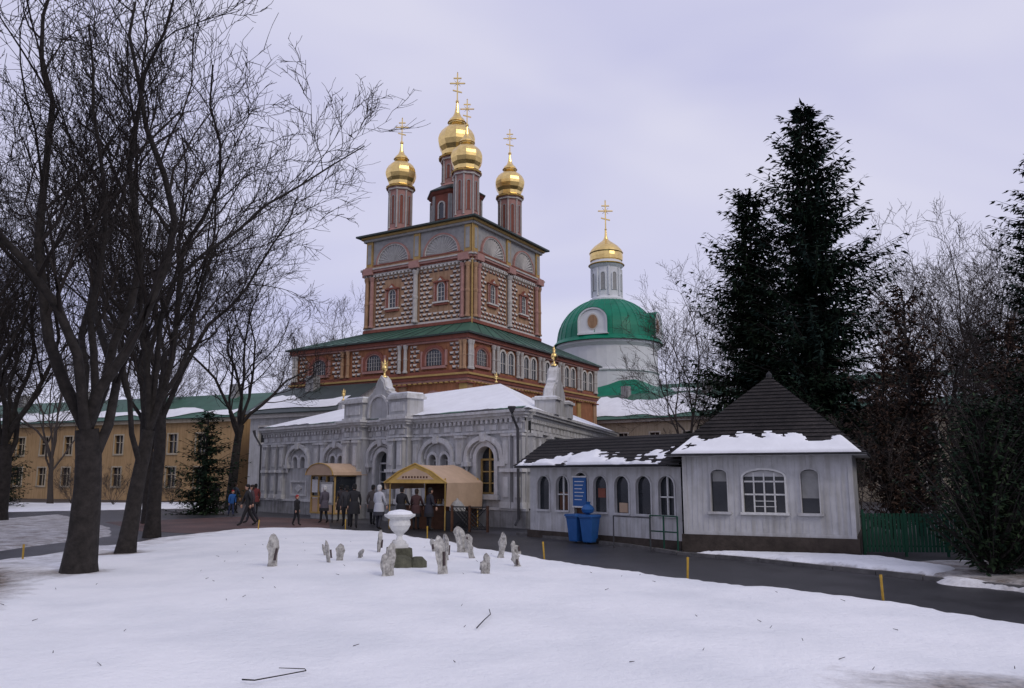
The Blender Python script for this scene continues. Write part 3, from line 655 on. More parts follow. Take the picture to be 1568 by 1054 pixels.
for z in (1.0,.55): b.tube([(0,0,z),(1.0,0,z)],[.022,.022],6,'fgreen')
b.obj('rails',hr)
hr=empty('metal_railing',3.1,24.9,0,R(-52)); b=MB()
for x in (0,1.5): b.tube([(x,0,0),(x,0,.95)],[.02,.02],6,'tinpipe')
b.tube([(0,0,.95),(1.5,0,.95)],[.02,.02],6,'tinpipe'); b.obj('rails',hr)
gf=empty('green_fence',9.6,22.3,0,R(-4)); b=MB()
for i in range(6): b.box(i*1.1-.03,i*1.1+.03,-.03,.03,0,1.25,'fgreen')
for i in range(55): b.box(i*.1,i*.1+.075,-.015,.0,.12,1.15,'fgreen')
for z in (.25,1.0): b.box(0,5.5,.0,.03,z,z+.05,'fgreen')
b.obj('fence_panels',gf)
# ------------------------------------------------------------ tent, booth, stall
TE=empty('market_tent',-5.1,33.5,0,R(-25)); b=MB(); W_=2.7;D_=2.9
for x in (.04,W_-.04):
    for y in (.04,D_-.04): b.tube([(x,y,0),(x,y,2.05)],[.03,.03],6,'goldpaint')
prof=[(-.14,1.85),(.1,2.02),(.55,2.3),(1.0,2.52),(1.35,2.62),(1.7,2.52),(2.15,2.3),(2.6,2.02),(2.84,1.85)]
for p,q in zip(prof[:-1],prof[1:]):
    for j in range(6):
        y0=-.15+(D_+.25)*j/6;y1=-.15+(D_+.25)*(j+1)/6; s0=-.05*math.sin(math.pi*j/6);s1=-.05*math.sin(math.pi*(j+1)/6)
        b.poly([(p[0],y0,p[1]+s0),(q[0],y0,q[1]+s0),(q[0],y1,q[1]+s1),(p[0],y1,p[1]+s1)],'canvas')
b.prism(prof,-.14,-.12,'goldpaint'); b.prism([(.45,2.0),(2.25,2.0),(1.9,2.25),(1.35,2.45),(.8,2.25)],-.16,-.14,'canvas')
for k in range(9): b.box(.75+k*.14,.83+k*.14,-.165,-.16,2.05,2.13,'wood')
b.poly([(2.84,-.15,1.86),(2.84,D_+.1,1.86),(2.8,D_+.1,.75),(2.8,-.15,.95)],'canvas')
b.poly([(-.12,-.15,1.86),(-.12,D_+.1,1.86),(-.1,D_+.1,1.6),(-.1,-.15,1.6)],'canvas')
b.poly([(0,D_,0),(W_,D_,0),(W_,D_,1.9),(0,D_,1.9)],'wood')
b.tube([(-.14,-.16,1.86),(.55,-.17,2.31),(1.35,-.17,2.64),(2.15,-.17,2.31),(2.84,-.16,1.86)],[.035]*5,6,'goldpaint')
b.obj('canopy',TE)
b=MB(); b.box(.3,W_-.1,.5,1.3,0,.95,'wood'); b.box(.25,W_-.05,.45,1.35,.95,1.0,'kwhite')
for i in range(14):
    x=.4+i*.13; b.lathe([(.04,0),(.05,.08),(.02,.14),(.03,.2)],x,.7+.2*(i%3),1.0,6,['ochre','marble','red','gold'][i%4])
b.obj('counter',TE)
ST=empty('lattice_barrier',-2.35,31.9,0,R(-20)); b=MB()
for x in (0,.75,1.5): b.box(x-.04,x+.04,-.04,.04,0,1.0,'wood')
for i in range(-4,12):
    for s_ in (1,-1):
        x0=i*.16;x1=x0+s_*.8; 
        a=Vector((x0,0,.1));c_=Vector((x1,0,.9))
        if 0<=x1<=1.5 and 0<=x0<=1.5: b.tube([a,c_],[.018,.018],4,'black')
for z in (.08,.92): b.box(0,1.5,-.03,.03,z,z+.05,'black')
b.obj('barrier',ST)
DS=empty('souvenir_display',-2.2,32.6,0,R(-20)); b=MB(); b.box(-.45,.45,-.3,.3,0,.75,'black'); b.lathe([(.3,0),(.3,.1),(.27,.22),(.18,.34),(.07,.42),(.02,.5)],0,0,.76,12,'cgrey')
for k in range(6): b.lathe([(.04,0),(.04,.15),(.01,.2)],.32*math.cos(k),.32*math.sin(k)*.6,.76,6,'marble')
b.obj('display',DS)
TB=empty('ticket_booth',-10.3,41.6,0,R(-44.5)); b=MB(); W_=2.1;D_=1.6
b.box(0,W_,0,D_,0,.25,'plinth')
for x in (0,.7,1.4,W_):
    for y in (0,D_): b.box(x-.04,x+.04,y-.04,y+.04,.25,2.15,'ochre')
for z in (.25,1.05,2.1): 
    b.box(0,W_,-.03,.03,z,z+.08,'ochre'); b.box(W_-.03,W_+.03,0,D_,z,z+.08,'ochre')
b.box(.02,W_-.02,.04,D_-.04,.33,1.0,'canvas'); b.box(.03,W_-.03,.05,D_-.05,1.1,2.1,'glass')
b.box(.1,.62,-.045,-.02,1.3,1.95,'marble'); b.box(.8,1.3,-.045,-.02,1.35,1.9,'cgrey')
pr=[(W_/2+(W_/2+.2)*math.cos(math.pi-math.pi*k/12),2.16+.6*math.sin(math.pi*k/12)) for k in range(13)]
b.prism(pr,-.25,D_+.2,'canvas'); 
for p,q in zip(pr[:-1],pr[1:]): b.tube([(p[0],-.26,p[1]),(q[0],-.26,q[1])],[.03,.03],5,'goldpaint')
b.obj('booth_body',TB)
SB=empty('information_sign',-9.0,38.2,0,R(-40)); b=MB()
for x in (0,.9): b.tube([(x,0,0),(x,0,1.9)],[.03,.03],6,'black')
b.box(-.02,.92,-.03,.03,.8,1.85,'cgrey'); b.box(.05,.85,-.04,-.03,.9,1.75,'marble'); b.obj('sign',SB)
# ------------------------------------------------------------ vase & wrapped shrubs, stakes
def onlawn(x,y): return lawn_h(x,y)[0]
VX,VY=-2.52,18.3
e=empty('garden_urn',VX,VY,onlawn(VX,VY)-.03,R(20)); e.scale=(.78,.78,.88); b=MB()
b.prism([(-.36,0),(.36,0),(.33,.18),(.30,.46),(-.30,.46),(-.33,.18)],-.33,.33,'stone'); b.box(-.22,.22,-.22,.22,.46,.56,'marble')
b.lathe([(.2,0),(.2,.05),(.1,.1),(.08,.18),(.12,.24),(.24,.34),(.31,.46),(.30,.56),(.28,.60),(.44,.68),(.45,.73),(.36,.74)],0,0,.56,24,'marble')
b.lathe([(.40,.72),(.32,.80),(.12,.84),(.01,.85)],0,0,.56,16,'snow')
b.obj('urn',e)
e=empty('garden_stone',VX+.1,VY-.35,onlawn(VX,VY-.4)-.05); b=MB(); b.lathe([(.26,0),(.28,.12),(.2,.24),(.08,.3)],0,0,0,7,'stone'); b.lathe([(.2,0),(.2,.15),(.1,.25)],.35,.1,0,6,'stone'); b.obj('stones',e,True)
def shrub(x,y,H,sd):
    H*=.84
    rnd=random.Random(sd); e=empty('wrapped_rose_bush',x,y,onlawn(x,y)-.04,rnd.uniform(0,6)); e.rotation_euler[0]=rnd.uniform(-.16,.16); e.rotation_euler[1]=rnd.uniform(-.16,.16); b=MB(); n=14
    nl=rnd.choice((1,1,2)); 
    for q in range(nl):
        ox=(q-.3)*.13 if nl>1 else 0; Hh=H*(1-.3*q); lean=rnd.uniform(-.14,.14)
        pr=[(.075,0),(.085,.06),(.075,.25),(.085,.45),(.10,.62),(.095,.8),(.075,.9),(.045,.97),(.01,1.0)]
        i=len(b.V); wk=rnd.uniform(.8,1.15)
        for r,hh in pr:
            for k in range(n):
                a=2*math.pi*k/n; rr=r*wk*(1+.6*noise.noise(Vector((math.cos(a)*1.6+sd,math.sin(a)*1.6,hh*4+q))))*(1.12 if k%2 else .9)*(.55+.5*H)
                zz_=hh*Hh+(.05*noise.noise(Vector((math.cos(a)*2+sd,math.sin(a)*2,5))) if hh>.7 else 0)
                b.V.append((ox+rr*math.cos(a)*1.15+lean*hh*hh,rr*math.sin(a)*.65,zz_))
        for j in range(len(pr)-1):
            for k in range(n):
                k2=(k+1)%n; b.F.append((i+j*n+k,i+j*n+k2,i+(j+1)*n+k2,i+(j+1)*n+k)); b.M.append('burlap')
    b.box(ox-.02,ox+.02,-.10*(.6+.5*H),-.05,H*.25,H*.6,'cdark')
    b.obj('wrapped_bush',e)
for i,(x,y,H) in enumerate([(-5.15,17.6,.85),(-4.75,20.9,.36),(-4.15,18.6,.62),(-4.05,19.3,.5),(-3.55,21.8,.72),(-3.75,20.2,.3),(-2.45,16.5,.8),(-2.1,22.2,.45),(-1.62,20.1,.8),(-1.42,16.8,.95),(-1.28,21.9,.86),(-1.0,20.6,.6),(-.55,17.1,.55),(-.30,20.9,.78),(.12,19.2,.42),(-3.05,21.0,.5),(.1,22.2,.45)]): shrub(x,y,H,i*3+1)
for x,y in ((-6.6,32.3),(-2.9,28.0),(.85,21.6),(3.75,17.6),(6.55,14.6),(-9.9,31.8),(-12.4,20.8)):
    e=empty('marker_stake',x,y,0,random.uniform(0,3)); b=MB(); b.T=Matrix.Rotation(random.uniform(-.1,.1),4,'Y')
    b.box(-.02,.02,-.015,.015,-.1,.45,'stake'); b.box(-.022,.022,-.017,.017,.38,.45,'stake'); b.obj('stake',e)
# ------------------------------------------------------------ people
def clothmat(coat,tr,zc):
    m=bpy.data.materials.new('clothes'); m.use_nodes=True; nt=m.node_tree;b=nt.nodes['Principled BSDF'];b.inputs['Roughness'].default_value=.85
    tc=nt.nodes.new('ShaderNodeTexCoord');sp=nt.nodes.new('ShaderNodeSeparateXYZ');nt.links.new(tc.outputs['Object'],sp.inputs[0])
    mr=nt.nodes.new('ShaderNodeMath');mr.operation='DIVIDE';mr.inputs[1].default_value=2;nt.links.new(sp.outputs['Z'],mr.inputs[0])
    r=nt.nodes.new('ShaderNodeValToRGB');r.color_ramp.interpolation='CONSTANT'
    r.color_ramp.elements[0].color=(.015,.013,.012,1);r.color_ramp.elements[1].position=.07;r.color_ramp.elements[1].color=(*tr,1)
    e=r.color_ramp.elements.new(zc/2);e.color=(*coat,1)
    nt.links.new(mr.outputs[0],r.inputs[0]);nt.links.new(r.outputs[0],b.inputs['Base Color'])
    return m
def person(name,x,y,face,H,coat,tr,stride=.0,hat=None,longc=False,lean=0,armf=0,z=0,bag=None):
    s_=H/1.75; e=empty(name,x,y,z,face); e.scale=(s_,)*3
    me=bpy.data.meshes.new('body'); bm=bmesh.new(); sk=bm.verts.layers.skin.verify()
    def V(p,r,root=False):
        v=bm.verts.new(p); v[sk].radius=(r,r*.85); v[sk].use_root=root; return v
    L=lean
    pel=V((0,0,.95),.155,True); sp=V((0,-L*.3,1.14),.15); ch=V((0,-L*.7,1.36),.165); nk=V((0,-L,1.50),.065); hd=V((0,-L*1.1,1.57),.055)
    for a,c_ in ((pel,sp),(sp,ch),(ch,nk),(nk,hd)): bm.edges.new((a,c_))
    hands=[]
    for s in (-1,1):
        st=stride*s
        sh=V((s*.18,-L*.75,1.42),.085); el=V((s*.25,-L*.6+st*.35-armf*.12,1.15),.062); wr=V((s*.25,-L*.6-.06-st*.1+st*.5-armf*.35,.92+armf*.2),.04)
        for a,c_ in ((ch,sh),(sh,el),(el,wr)): bm.edges.new((a,c_))
        hands.append(Vector(wr.co))
        hp=V((s*.09,0,.88),.105); kn=V((s*.10,-st*.45-.02,.50),.078); an=V((s*.10,-st*.9+(.08 if st<0 else 0),.11 ),.055); to=V((s*.12,-st*.9-.17+(.08 if st<0 else 0),.045),.045)
        for a,c_ in ((pel,hp),(hp,kn),(kn,an),(an,to)): bm.edges.new((a,c_))
    bm.to_mesh(me);bm.free()
    cm=clothmat(coat,tr,.72 if longc else .86); me.materials.append(cm)
    o=bpy.data.objects.new('body',me);COL.objects.link(o);o.parent=e
    mo=o.modifiers.new('skin','SKIN');mo.use_smooth_shade=True; o.modifiers.new('sub','SUBSURF').render_levels=1; o.modifiers['sub'].levels=1
    if longc:
        b=MB(); b.lathe([(.25,0),(.235,.2),(.2,.42),(.17,.5)],0,0,.58,14,cm,sy=.8); q=b.obj('coat_skirt',e,True)
    b=MB(); hy=-L*1.1-.01
    hp=[(.03,-.11),(.055,-.10),(.068,-.06),(.078,-.0),(.08,.05),(.07,.09),(.045,.118),(.01,.125)]
    b.lathe(hp,0,hy,1.64,14,'skin',sy=1.2)
    b.lathe([(.004,-.02),(.016,-.015),(.008,.03)],0,hy-.098,1.63,6,'skin')
    for s in (-1,1):
        b.lathe([(.002,-.008),(.011,0),(.002,.008)],s*.03,hy-.09,1.65,8,'black'); b.lathe([(.005,-.03),(.014,0),(.006,.03)],s*.082,hy,1.635,6,'skin',sy=1.6)
    b.box(-.022,.022,hy-.093,hy-.08,1.588,1.594,'red')
    hm=M['hair'] if hat is None else hat
    b.lathe([(.087,.02),(.092,.05),(.086,.1),(.06,.14),(.01,.155)],0,hy+.014,1.64,14,hm,sy=1.15); b.lathe([(.07,-.08),(.085,-.03),(.088,.03)],0,hy+.03,1.64,12,hm,sy=1.0)
    for hnd in hands:
        b.lathe([(.02,0),(.038,-.03),(.04,-.07),(.03,-.09)],hnd.x,hnd.y,hnd.z-.02,8,'skin',sx=.5)
        for k,ln in enumerate((.065,.08,.075,.055)):
            yy=hnd.y-.03+k*.02; b.tube([(hnd.x,yy,hnd.z-.1),(hnd.x,yy,hnd.z-.1-ln*.6),(hnd.x*.96,yy,hnd.z-.1-ln)],[.0095,.009,.007],6,'skin')
        b.tube([(hnd.x,hnd.y-.035,hnd.z-.05),(hnd.x*.97,hnd.y-.06,hnd.z-.09),(hnd.x*.95,hnd.y-.06,hnd.z-.12)],[.011,.01,.008],6,'skin')
    b.obj('head_and_hands',e,True)
    if bag:
        b=MB(); b.lathe([(.1,0),(.13,.05),(.13,.3),(.09,.4)],0,.2,1.02,10,bag,sy=.6); b.obj('backpack',e,True)
bl=(.012,.012,.015)
HW=mat('white_hat',(.5,.5,.5),.9,.2,10); HK=mat('black_hat',(.015,.015,.015),.9,.2,10); HR=mat('red_hat',(.3,.03,.03),.9,.2,10)
person('pedestrian',-6.55,33.7,R(190),1.78,bl,bl,.18,HK,True)
person('pedestrian',-7.05,34.6,R(200),1.7,(.03,.03,.035),bl,.1,HK,False)
person('pedestrian',-5.35,32.7,R(150),1.75,(.42,.43,.47),(.03,.03,.04),.05,HW,True,0,.3)
person('pedestrian',-4.45,32.6,R(160),1.68,bl,bl,.0,HK,True,.05,.6)
person('pedestrian',-3.85,32.6,R(170),1.6,(.05,.02,.02),bl,.0,None,True,.05,.6)
person('pedestrian',-3.3,32.3,R(120),1.65,(.02,.02,.03),bl,.0,HK,True,.05,.4)
person('child_pedestrian',-9.35,35.3,R(70),1.3,bl,bl,.12,HR)
person('pedestrian',-11.5,35.4,R(-60),1.74,(.02,.02,.022),bl,.34,HK,False,.05)
person('pedestrian',-11.9,37.2,R(-70),1.7,(.05,.035,.04),(.02,.02,.03),.25,None,False,.03)
person('child_pedestrian',-15.0,43.4,R(40),1.35,(.02,.10,.32),(.02,.03,.08),.15,HR,False,.15)
person('pedestrian',-21.3,47.5,R(180),1.8,(.42,.45,.5),(.02,.03,.06),.12,None,False,0,0,0,M['cgrey'])
person('pedestrian',-22.4,48.5,R(170),1.7,(.04,.04,.05),bl,.12,HK)
person('pedestrian',-17.2,47,R(200),1.7,(.06,.05,.05),bl,.1,HK,True)
person('pedestrian',-14.4,45.5,R(200),1.65,(.15,.03,.03),bl,.1,HK,True)
person('pedestrian',-8.0,38.0,R(210),1.7,(.03,.025,.03),bl,.05,HK,True)
person('pedestrian',-8.6,37.2,R(230),1.66,(.08,.07,.09),bl,.1,HW,True)
person('pedestrian',-15.8,46.3,R(150),1.7,(.03,.04,.06),bl,.2,None)
person('pedestrian',-6.1,35.6,R(170),1.72,(.06,.05,.05),bl,.1,HK,True)
# ------------------------------------------------------------ green-domed church
GC=empty('green_dome_church',12.2,100,0,R(-31)); b=MB(); gd=MB()
b.box(-9,9,-8,10,0,10.2,'brightwhite'); b.box(-9.3,9.3,-8.3,10.3,10.2,10.6,'brightwhite')
for rz in (0,90):
    T=Matrix.Rotation(R(rz),4,'Z')@Matrix.Translation((0,-8 if rz==0 else -9,0)); b.T=T
    for x in (-7,-4,-1,2,5,8): b.prism(arch(x-.5,1.1,5.5,7.6),-.05,0,'glass'); archband(b,x-.5,1.1,5.5,7.6,.2,-.2,0,'brightwhite')
b.T=Matrix.Identity(4)
for a,c_ in (((-9.4,-8.4),(9.4,-8.4)),((9.4,-8.4),(9.4,10.4)),((9.4,10.4),(-9.4,10.4)),((-9.4,10.4),(-9.4,-8.4))):
    gd.poly([(*a,10.61),(*c_,10.61),(c_[0]*.6,c_[1]*.6,13.2),(a[0]*.6,a[1]*.6,13.2)],'domegreen')
b.lathe([(6.2,0),(6.2,2.9),(6.4,3.0),(6.4,3.2),(6.2,3.3),(6.2,6.0),(6.4,6.2),(6.6,6.4),(6.6,6.7),(6.0,6.8)],0,0,11.5,32,'brightwhite')
b.T=Matrix.Identity(4)
pf=[(6.95,0),(6.9,.12),(6.45,.6)]+[(6.4*math.cos(R(t_)),.6+5.6*math.sin(R(t_))) for t_ in range(6,72,6)]
gd.lathe(pf,0,0,18.2,36,'domegreen')
for k in range(36):
    a=2*math.pi*k/36; gd.tube([(r*1.003*math.cos(a),r*1.003*math.sin(a),18.2+z_) for r,z_ in pf[2:]],[.04]*(len(pf)-2),4,'domegreen')
b.lathe([(2.3,0),(2.3,.5),(2.0,.6),(1.85,.9),(1.85,4.6),(2.05,4.8),(2.2,5.0),(2.2,5.2),(1.9,5.7)],0,0,23.7,24,'brightwhite')
for k in range(8):
    a=k*math.pi/4+R(10); b.T=FR(1.85*math.cos(a),1.85*math.sin(a),a+math.pi/2); b.prism(arch(0,.55,25.3,27.3),-.06,.1,'cgrey'); archband(b,0,.55,25.3,27.3,.12,-.12,.1,'brightwhite'); b.T=Matrix.Identity(4)
    a+=math.pi/8; b.tube([(1.95*math.cos(a),1.95*math.sin(a),24.6),(1.95*math.cos(a),1.95*math.sin(a),28.3)],[.12,.12],6,'brightwhite')
gd.lathe([(2.25,0),(2.35,.1),(2.25,.2)],0,0,28.7,24,'goldpaint')
gd.lathe([(a*2.1,z_*3.4) for a,z_ in [(.9,0),(1.0,.06),(1.02,.2),(1.0,.32),(1.05,.36),(.95,.48),(.75,.62),(.5,.74),(.28,.84),(.15,.92),(.08,1.05),(.05,1.35)]],0,0,29.2,20,'gold')
cross(gd,0,0,33.7,3.9)
for a in (R(-82),R(8)):
    for q in (b,gd): q.T=FR(5.9*math.cos(a),5.9*math.sin(a),a+math.pi/2,18.9)
    b.prism(arch(0,3.3,0,1.6,1.4),-.5,3.2,'brightwhite'); archband(b,0,3.3,0,1.6,.22,-.65,-.2,'brightwhite',rise=1.4); b.box(-1.9,1.9,-.7,0,-.1,.12,'brightwhite')
    archband(gd,0,3.74,0,1.6,.06,-.7,3.0,'domegreen',rise=1.62)
    cc=[(1.0*.62*math.cos(R(t_)),1.45+.85*math.sin(R(t_))) for t_ in range(0,360,20)]
    b.prism(cc,-.56,-.5,'tan'); b.prism([(x*1.2,1.45+(z_-1.45)*1.2) for x,z_ in cc],-.54,-.5,'cwhite')
for q in (b,gd): q.T=Matrix.Identity(4)
b.obj('white_walls',GC); gd.obj('green_and_gold_roofs',GC)
# ------------------------------------------------------------ long buildings
def house(name,ax,ay,bx,by,depth,z1,rh,wallm,roofm,wz=((1.2,2.8),),step=3.0,snow=.66,over=.5,trim='cwhite'):
    L=math.hypot(bx-ax,by-ay); e=empty(name,ax,ay,0,math.atan2(by-ay,bx-ax)); w=MB();r=MB();n=MB()
    hs=[]; k=1.5
    while k<L-1:
        for a,c_ in wz: hs.append([(k-.5,a),(k-.5,c_),(k+.5,c_),(k+.5,a)])
        k+=step
    w.panel([(0,-.2),(L,-.2),(L,z1),(0,z1)],hs,.2,wallm)
    w.poly([(0,.2,0),(L,.2,0),(L,.2,z1),(0,.2,z1)],'glass')
    for q in hs:
        x0,x1=q[0][0],q[2][0];a,c_=q[0][1],q[1][1]
        n.box(x0-.12,x0,-.06,0,a-.15,c_+.12,trim);n.box(x1,x1+.12,-.06,0,a-.15,c_+.12,trim);n.box(x0,x1,-.06,0,c_,c_+.12,trim);n.box(x0,x1,-.08,0,a-.15,a,trim)
        n.box((x0+x1)/2-.03,(x0+x1)/2+.03,.1,.18,a,c_,trim); n.box(x0,x1,.1,.18,a+(c_-a)*.6,a+(c_-a)*.6+.06,trim)
    for xx in (0,L): w.poly([(xx,0,-.2),(xx,depth,-.2),(xx,depth,z1),(xx,depth/2,z1+rh-.05),(xx,0,z1)],wallm)
    w.poly([(0,depth,-.2),(L,depth,-.2),(L,depth,z1),(0,depth,z1)],wallm)
    n.box(-.1,L+.1,-.3,0,z1-.35,z1-.05,trim)
    o=over
    r.poly([(-o,-o,z1),(L+o,-o,z1),(L+o,depth/2,z1+rh),(-o,depth/2,z1+rh)],roofm); r.poly([(-o,depth+o,z1),(L+o,depth+o,z1),(L+o,depth/2,z1+rh),(-o,depth/2,z1+rh)],roofm)
    r.poly([(-o,-o,z1-.06),(L+o,-o,z1-.06),(L+o,-o,z1),(-o,-o,z1)],'rooftin')
    if snow:
        f=lambda t_:(-o+(depth/2+o)*t_, z1+rh*t_+.06)
        k=0.; lo_=[];hi_=[]
        while k<=L:
            a=max(.02,.10+.22*noise.noise(Vector((k*.25,z1,ax)))); c_=min(.97,snow+.5*noise.noise(Vector((k*.22,z1+5,ax)))+.1*noise.noise(Vector((k*1.1,2,3)))); lo_.append((k,*f(a)));hi_.append((k,*f(max(a,c_)))); k+=.7
        for i in range(len(lo_)-1): r.poly([lo_[i],lo_[i+1],hi_[i+1],hi_[i]],'snow')
    for k in range(3,int(L),9): r.box(k-.4,k+.4,depth/2-.9,depth/2-.1,z1+rh*.6,z1+rh+.8,'plinth')
    w.obj('walls',e);r.obj('roof',e);n.obj('window_trim',e)
house('yellow_house',-62,82,-22.6,66,8,6.9,2.4,'yellow','roofgreen',wz=((1.2,2.8),(4.0,5.6)),step=3.1,trim='cream',snow=.36)
house('white_annex',-20.3,62,-12.5,57.8,8,6.8,2.4,'plaster','rooftin',wz=((4.6,5.8),),step=2.6,snow=.4)
house('monastery_wing',7,82,52,50,10,7.6,3.0,'cream','roofgreen',wz=((1.2,3),(4.4,6.2)),step=3.4)
house('cream_house',18,120,70,95,10,13,3,'cream','roofgreen',wz=((4,6),(8,10)),step=3.4)
house('monastery_wing',-110,112,-50,118,10,7,2.4,'cream','roofgreen',wz=((1.5,3.5),),step=3.4)
# ------------------------------------------------------------ trees
def bare_mesh(name,seed,H,r0,fork,nl,m='bark',mt='twig',cnt=(7,8,7),lean=(0,0),spread=.75,lim=(.32,.5),tw=.008,wg=.20):
    rnd=random.Random(seed); mb=MB(); V=mb.V;F=mb.F; MI=[]
    sides=[12,7,4,3,3]; segs=[6,10,7,4,3]
    def tube(pts,rads,n,mi):
        i=len(V);N=len(pts)
        for j,p in enumerate(pts):
            d=(pts[min(j+1,N-1)]-pts[max(j-1,0)]).normalized(); a=d.orthogonal().normalized() if n<5 else d.cross(Vector((.3,1,.1))).normalized(); b_=d.cross(a)
            for k in range(n):
                t_=6.28318*k/n; rr=rads[j]*(1+.10*noise.noise(Vector((k*1.7,p.z*.9,seed)))) if n>9 else rads[j]; q=p+(a*math.cos(t_)+b_*math.sin(t_))*rr; V.append((q.x,q.y,q.z))
        for j in range(N-1):
            for k in range(n):
                k2=(k+1)%n; F.append((i+j*n+k,i+j*n+k2,i+(j+1)*n+k2,i+(j+1)*n+k)); MI.append(mi)
    def branch(p,d,L,r,lev):
        ns=segs[lev]; pts=[p];ds=[d]; rads=[r]
        wig=(.035,wg,.22,.24,.26)[lev]; up=(.0,.10,.07,.05,.05)[lev]
        for i in range(ns):
            d=(d+Vector((rnd.gauss(0,wig),rnd.gauss(0,wig),rnd.gauss(0,wig)*.6+up))).normalized()
            p=p+d*(L/ns); pts.append(p);ds.append(d); rads.append(max(tw*.6,r*(1-.82*((i+1)/ns)**.8)) if lev else r*(1-.3*(i+1)/ns))
        if lev==0: rads[0]=r*1.3; rads[1]=r*1.02
        tube(pts,rads,sides[lev],0 if lev<2 else 1)
        if lev>=4: return pts,ds
        if lev>=1:
            n=cnt[lev-1]
            for c_ in range(n):
                t_=.18+.82*(c_+rnd.random()*.8)/n; f=t_*ns; i=min(int(f),ns-1); q=pts[i].lerp(pts[i+1],f-i)
                az=rnd.uniform(0,6.283); ang=rnd.uniform(.4,.95)
                o=ds[i].orthogonal().normalized(); o=Matrix.Rotation(az,3,ds[i])@o
                nd=(ds[i]*math.cos(ang)+o*math.sin(ang)); nd.z+=.10; nd.normalize()
                branch(q,nd,L*rnd.uniform(.32,.55)*(1.15-.5*t_),max(tw,rads[i]*.5),lev+1)
        return pts,ds
    d=Vector((lean[0],lean[1],1)).normalized()
    pts,ds=branch(Vector((0,0,-.15)),d,fork,r0,0)
    top=pts[-1]; base=rnd.uniform(0,6)
    for k in range(nl):
        az=base+6.283*k/nl*1.0+rnd.uniform(-.3,.3); tl=spread*rnd.uniform(.5,1.2) if k else .12
        dd=Vector((math.cos(az)*tl,math.sin(az)*tl,1)).normalized()
        q=top if k%2==0 else pts[-3].lerp(top,rnd.random())
        branch(q,dd,(H-fork)*rnd.uniform(.7,1.0),r0*rnd.uniform(*lim),1)
    me=bpy.data.meshes.new(name); me.from_pydata(V,[],F); me.materials.append(M[m]); me.materials.append(M[mt]); me.polygons.foreach_set('material_index',MI); me.polygons.foreach_set('use_smooth',[True]*len(F)); me.update()
    return me
def place(name,me,x,y,rz=0,s=1,z=0,sz=None):
    o=bpy.data.objects.new(name,me); COL.objects.link(o); o.location=(x,y,z); o.rotation_euler=(0,0,rz); o.scale=(s,s,sz or s); return o
T1=bare_mesh('bare_tree_a',11,14.5,.33,3.3,7,cnt=(10,9,7),spread=.75,tw=.009,lim=(.30,.46))
T2=bare_mesh('bare_tree_b',23,14.8,.24,3.6,6,cnt=(10,9,7),spread=.65,lean=(.04,.05),tw=.010)
T3=bare_mesh('bare_tree_c',37,14.8,.26,4.5,6,cnt=(10,9,7),spread=.6,tw=.011)
T4=bare_mesh('bare_tree_d',51,17,.2,3.5,8,m='barkfar',mt='barkfar',cnt=(9,8,6),spread=.5,tw=.014)
place('bare_tree',T1,-9.0,17.1,2.3); place('bare_tree',T2,-10.5,22.2,1.0); place('bare_tree',T3,-12.7,28.8,2.0)
place('bare_tree',T2,-17.0,24,3.7,1.0); place('bare_tree',T3,-18.0,52,4.1,1.25); place('bare_tree',T1,-24,38,2.6,1.15); place('bare_tree',T3,-29,43,5.1,1.15)
place('bare_tree',T2,-16.5,37,4.6,1.15)
for x,y,s,r in ((-19,88,1.25,0),(-24,92,1.1,2),(13.4,60,1.05,1),(16.5,58,.9,4),(28.5,50,1.1,2),(33,54,1.0,5),(24,46,.85,1),(22,40,.7,4),(38,60,1.15,3),(-34,75,1.1,1),(-50,70,1.1,2),(-33,58,1.0,3),(-40,56,1.0,5)):
    place('bare_tree',T4,x,y,r,s)
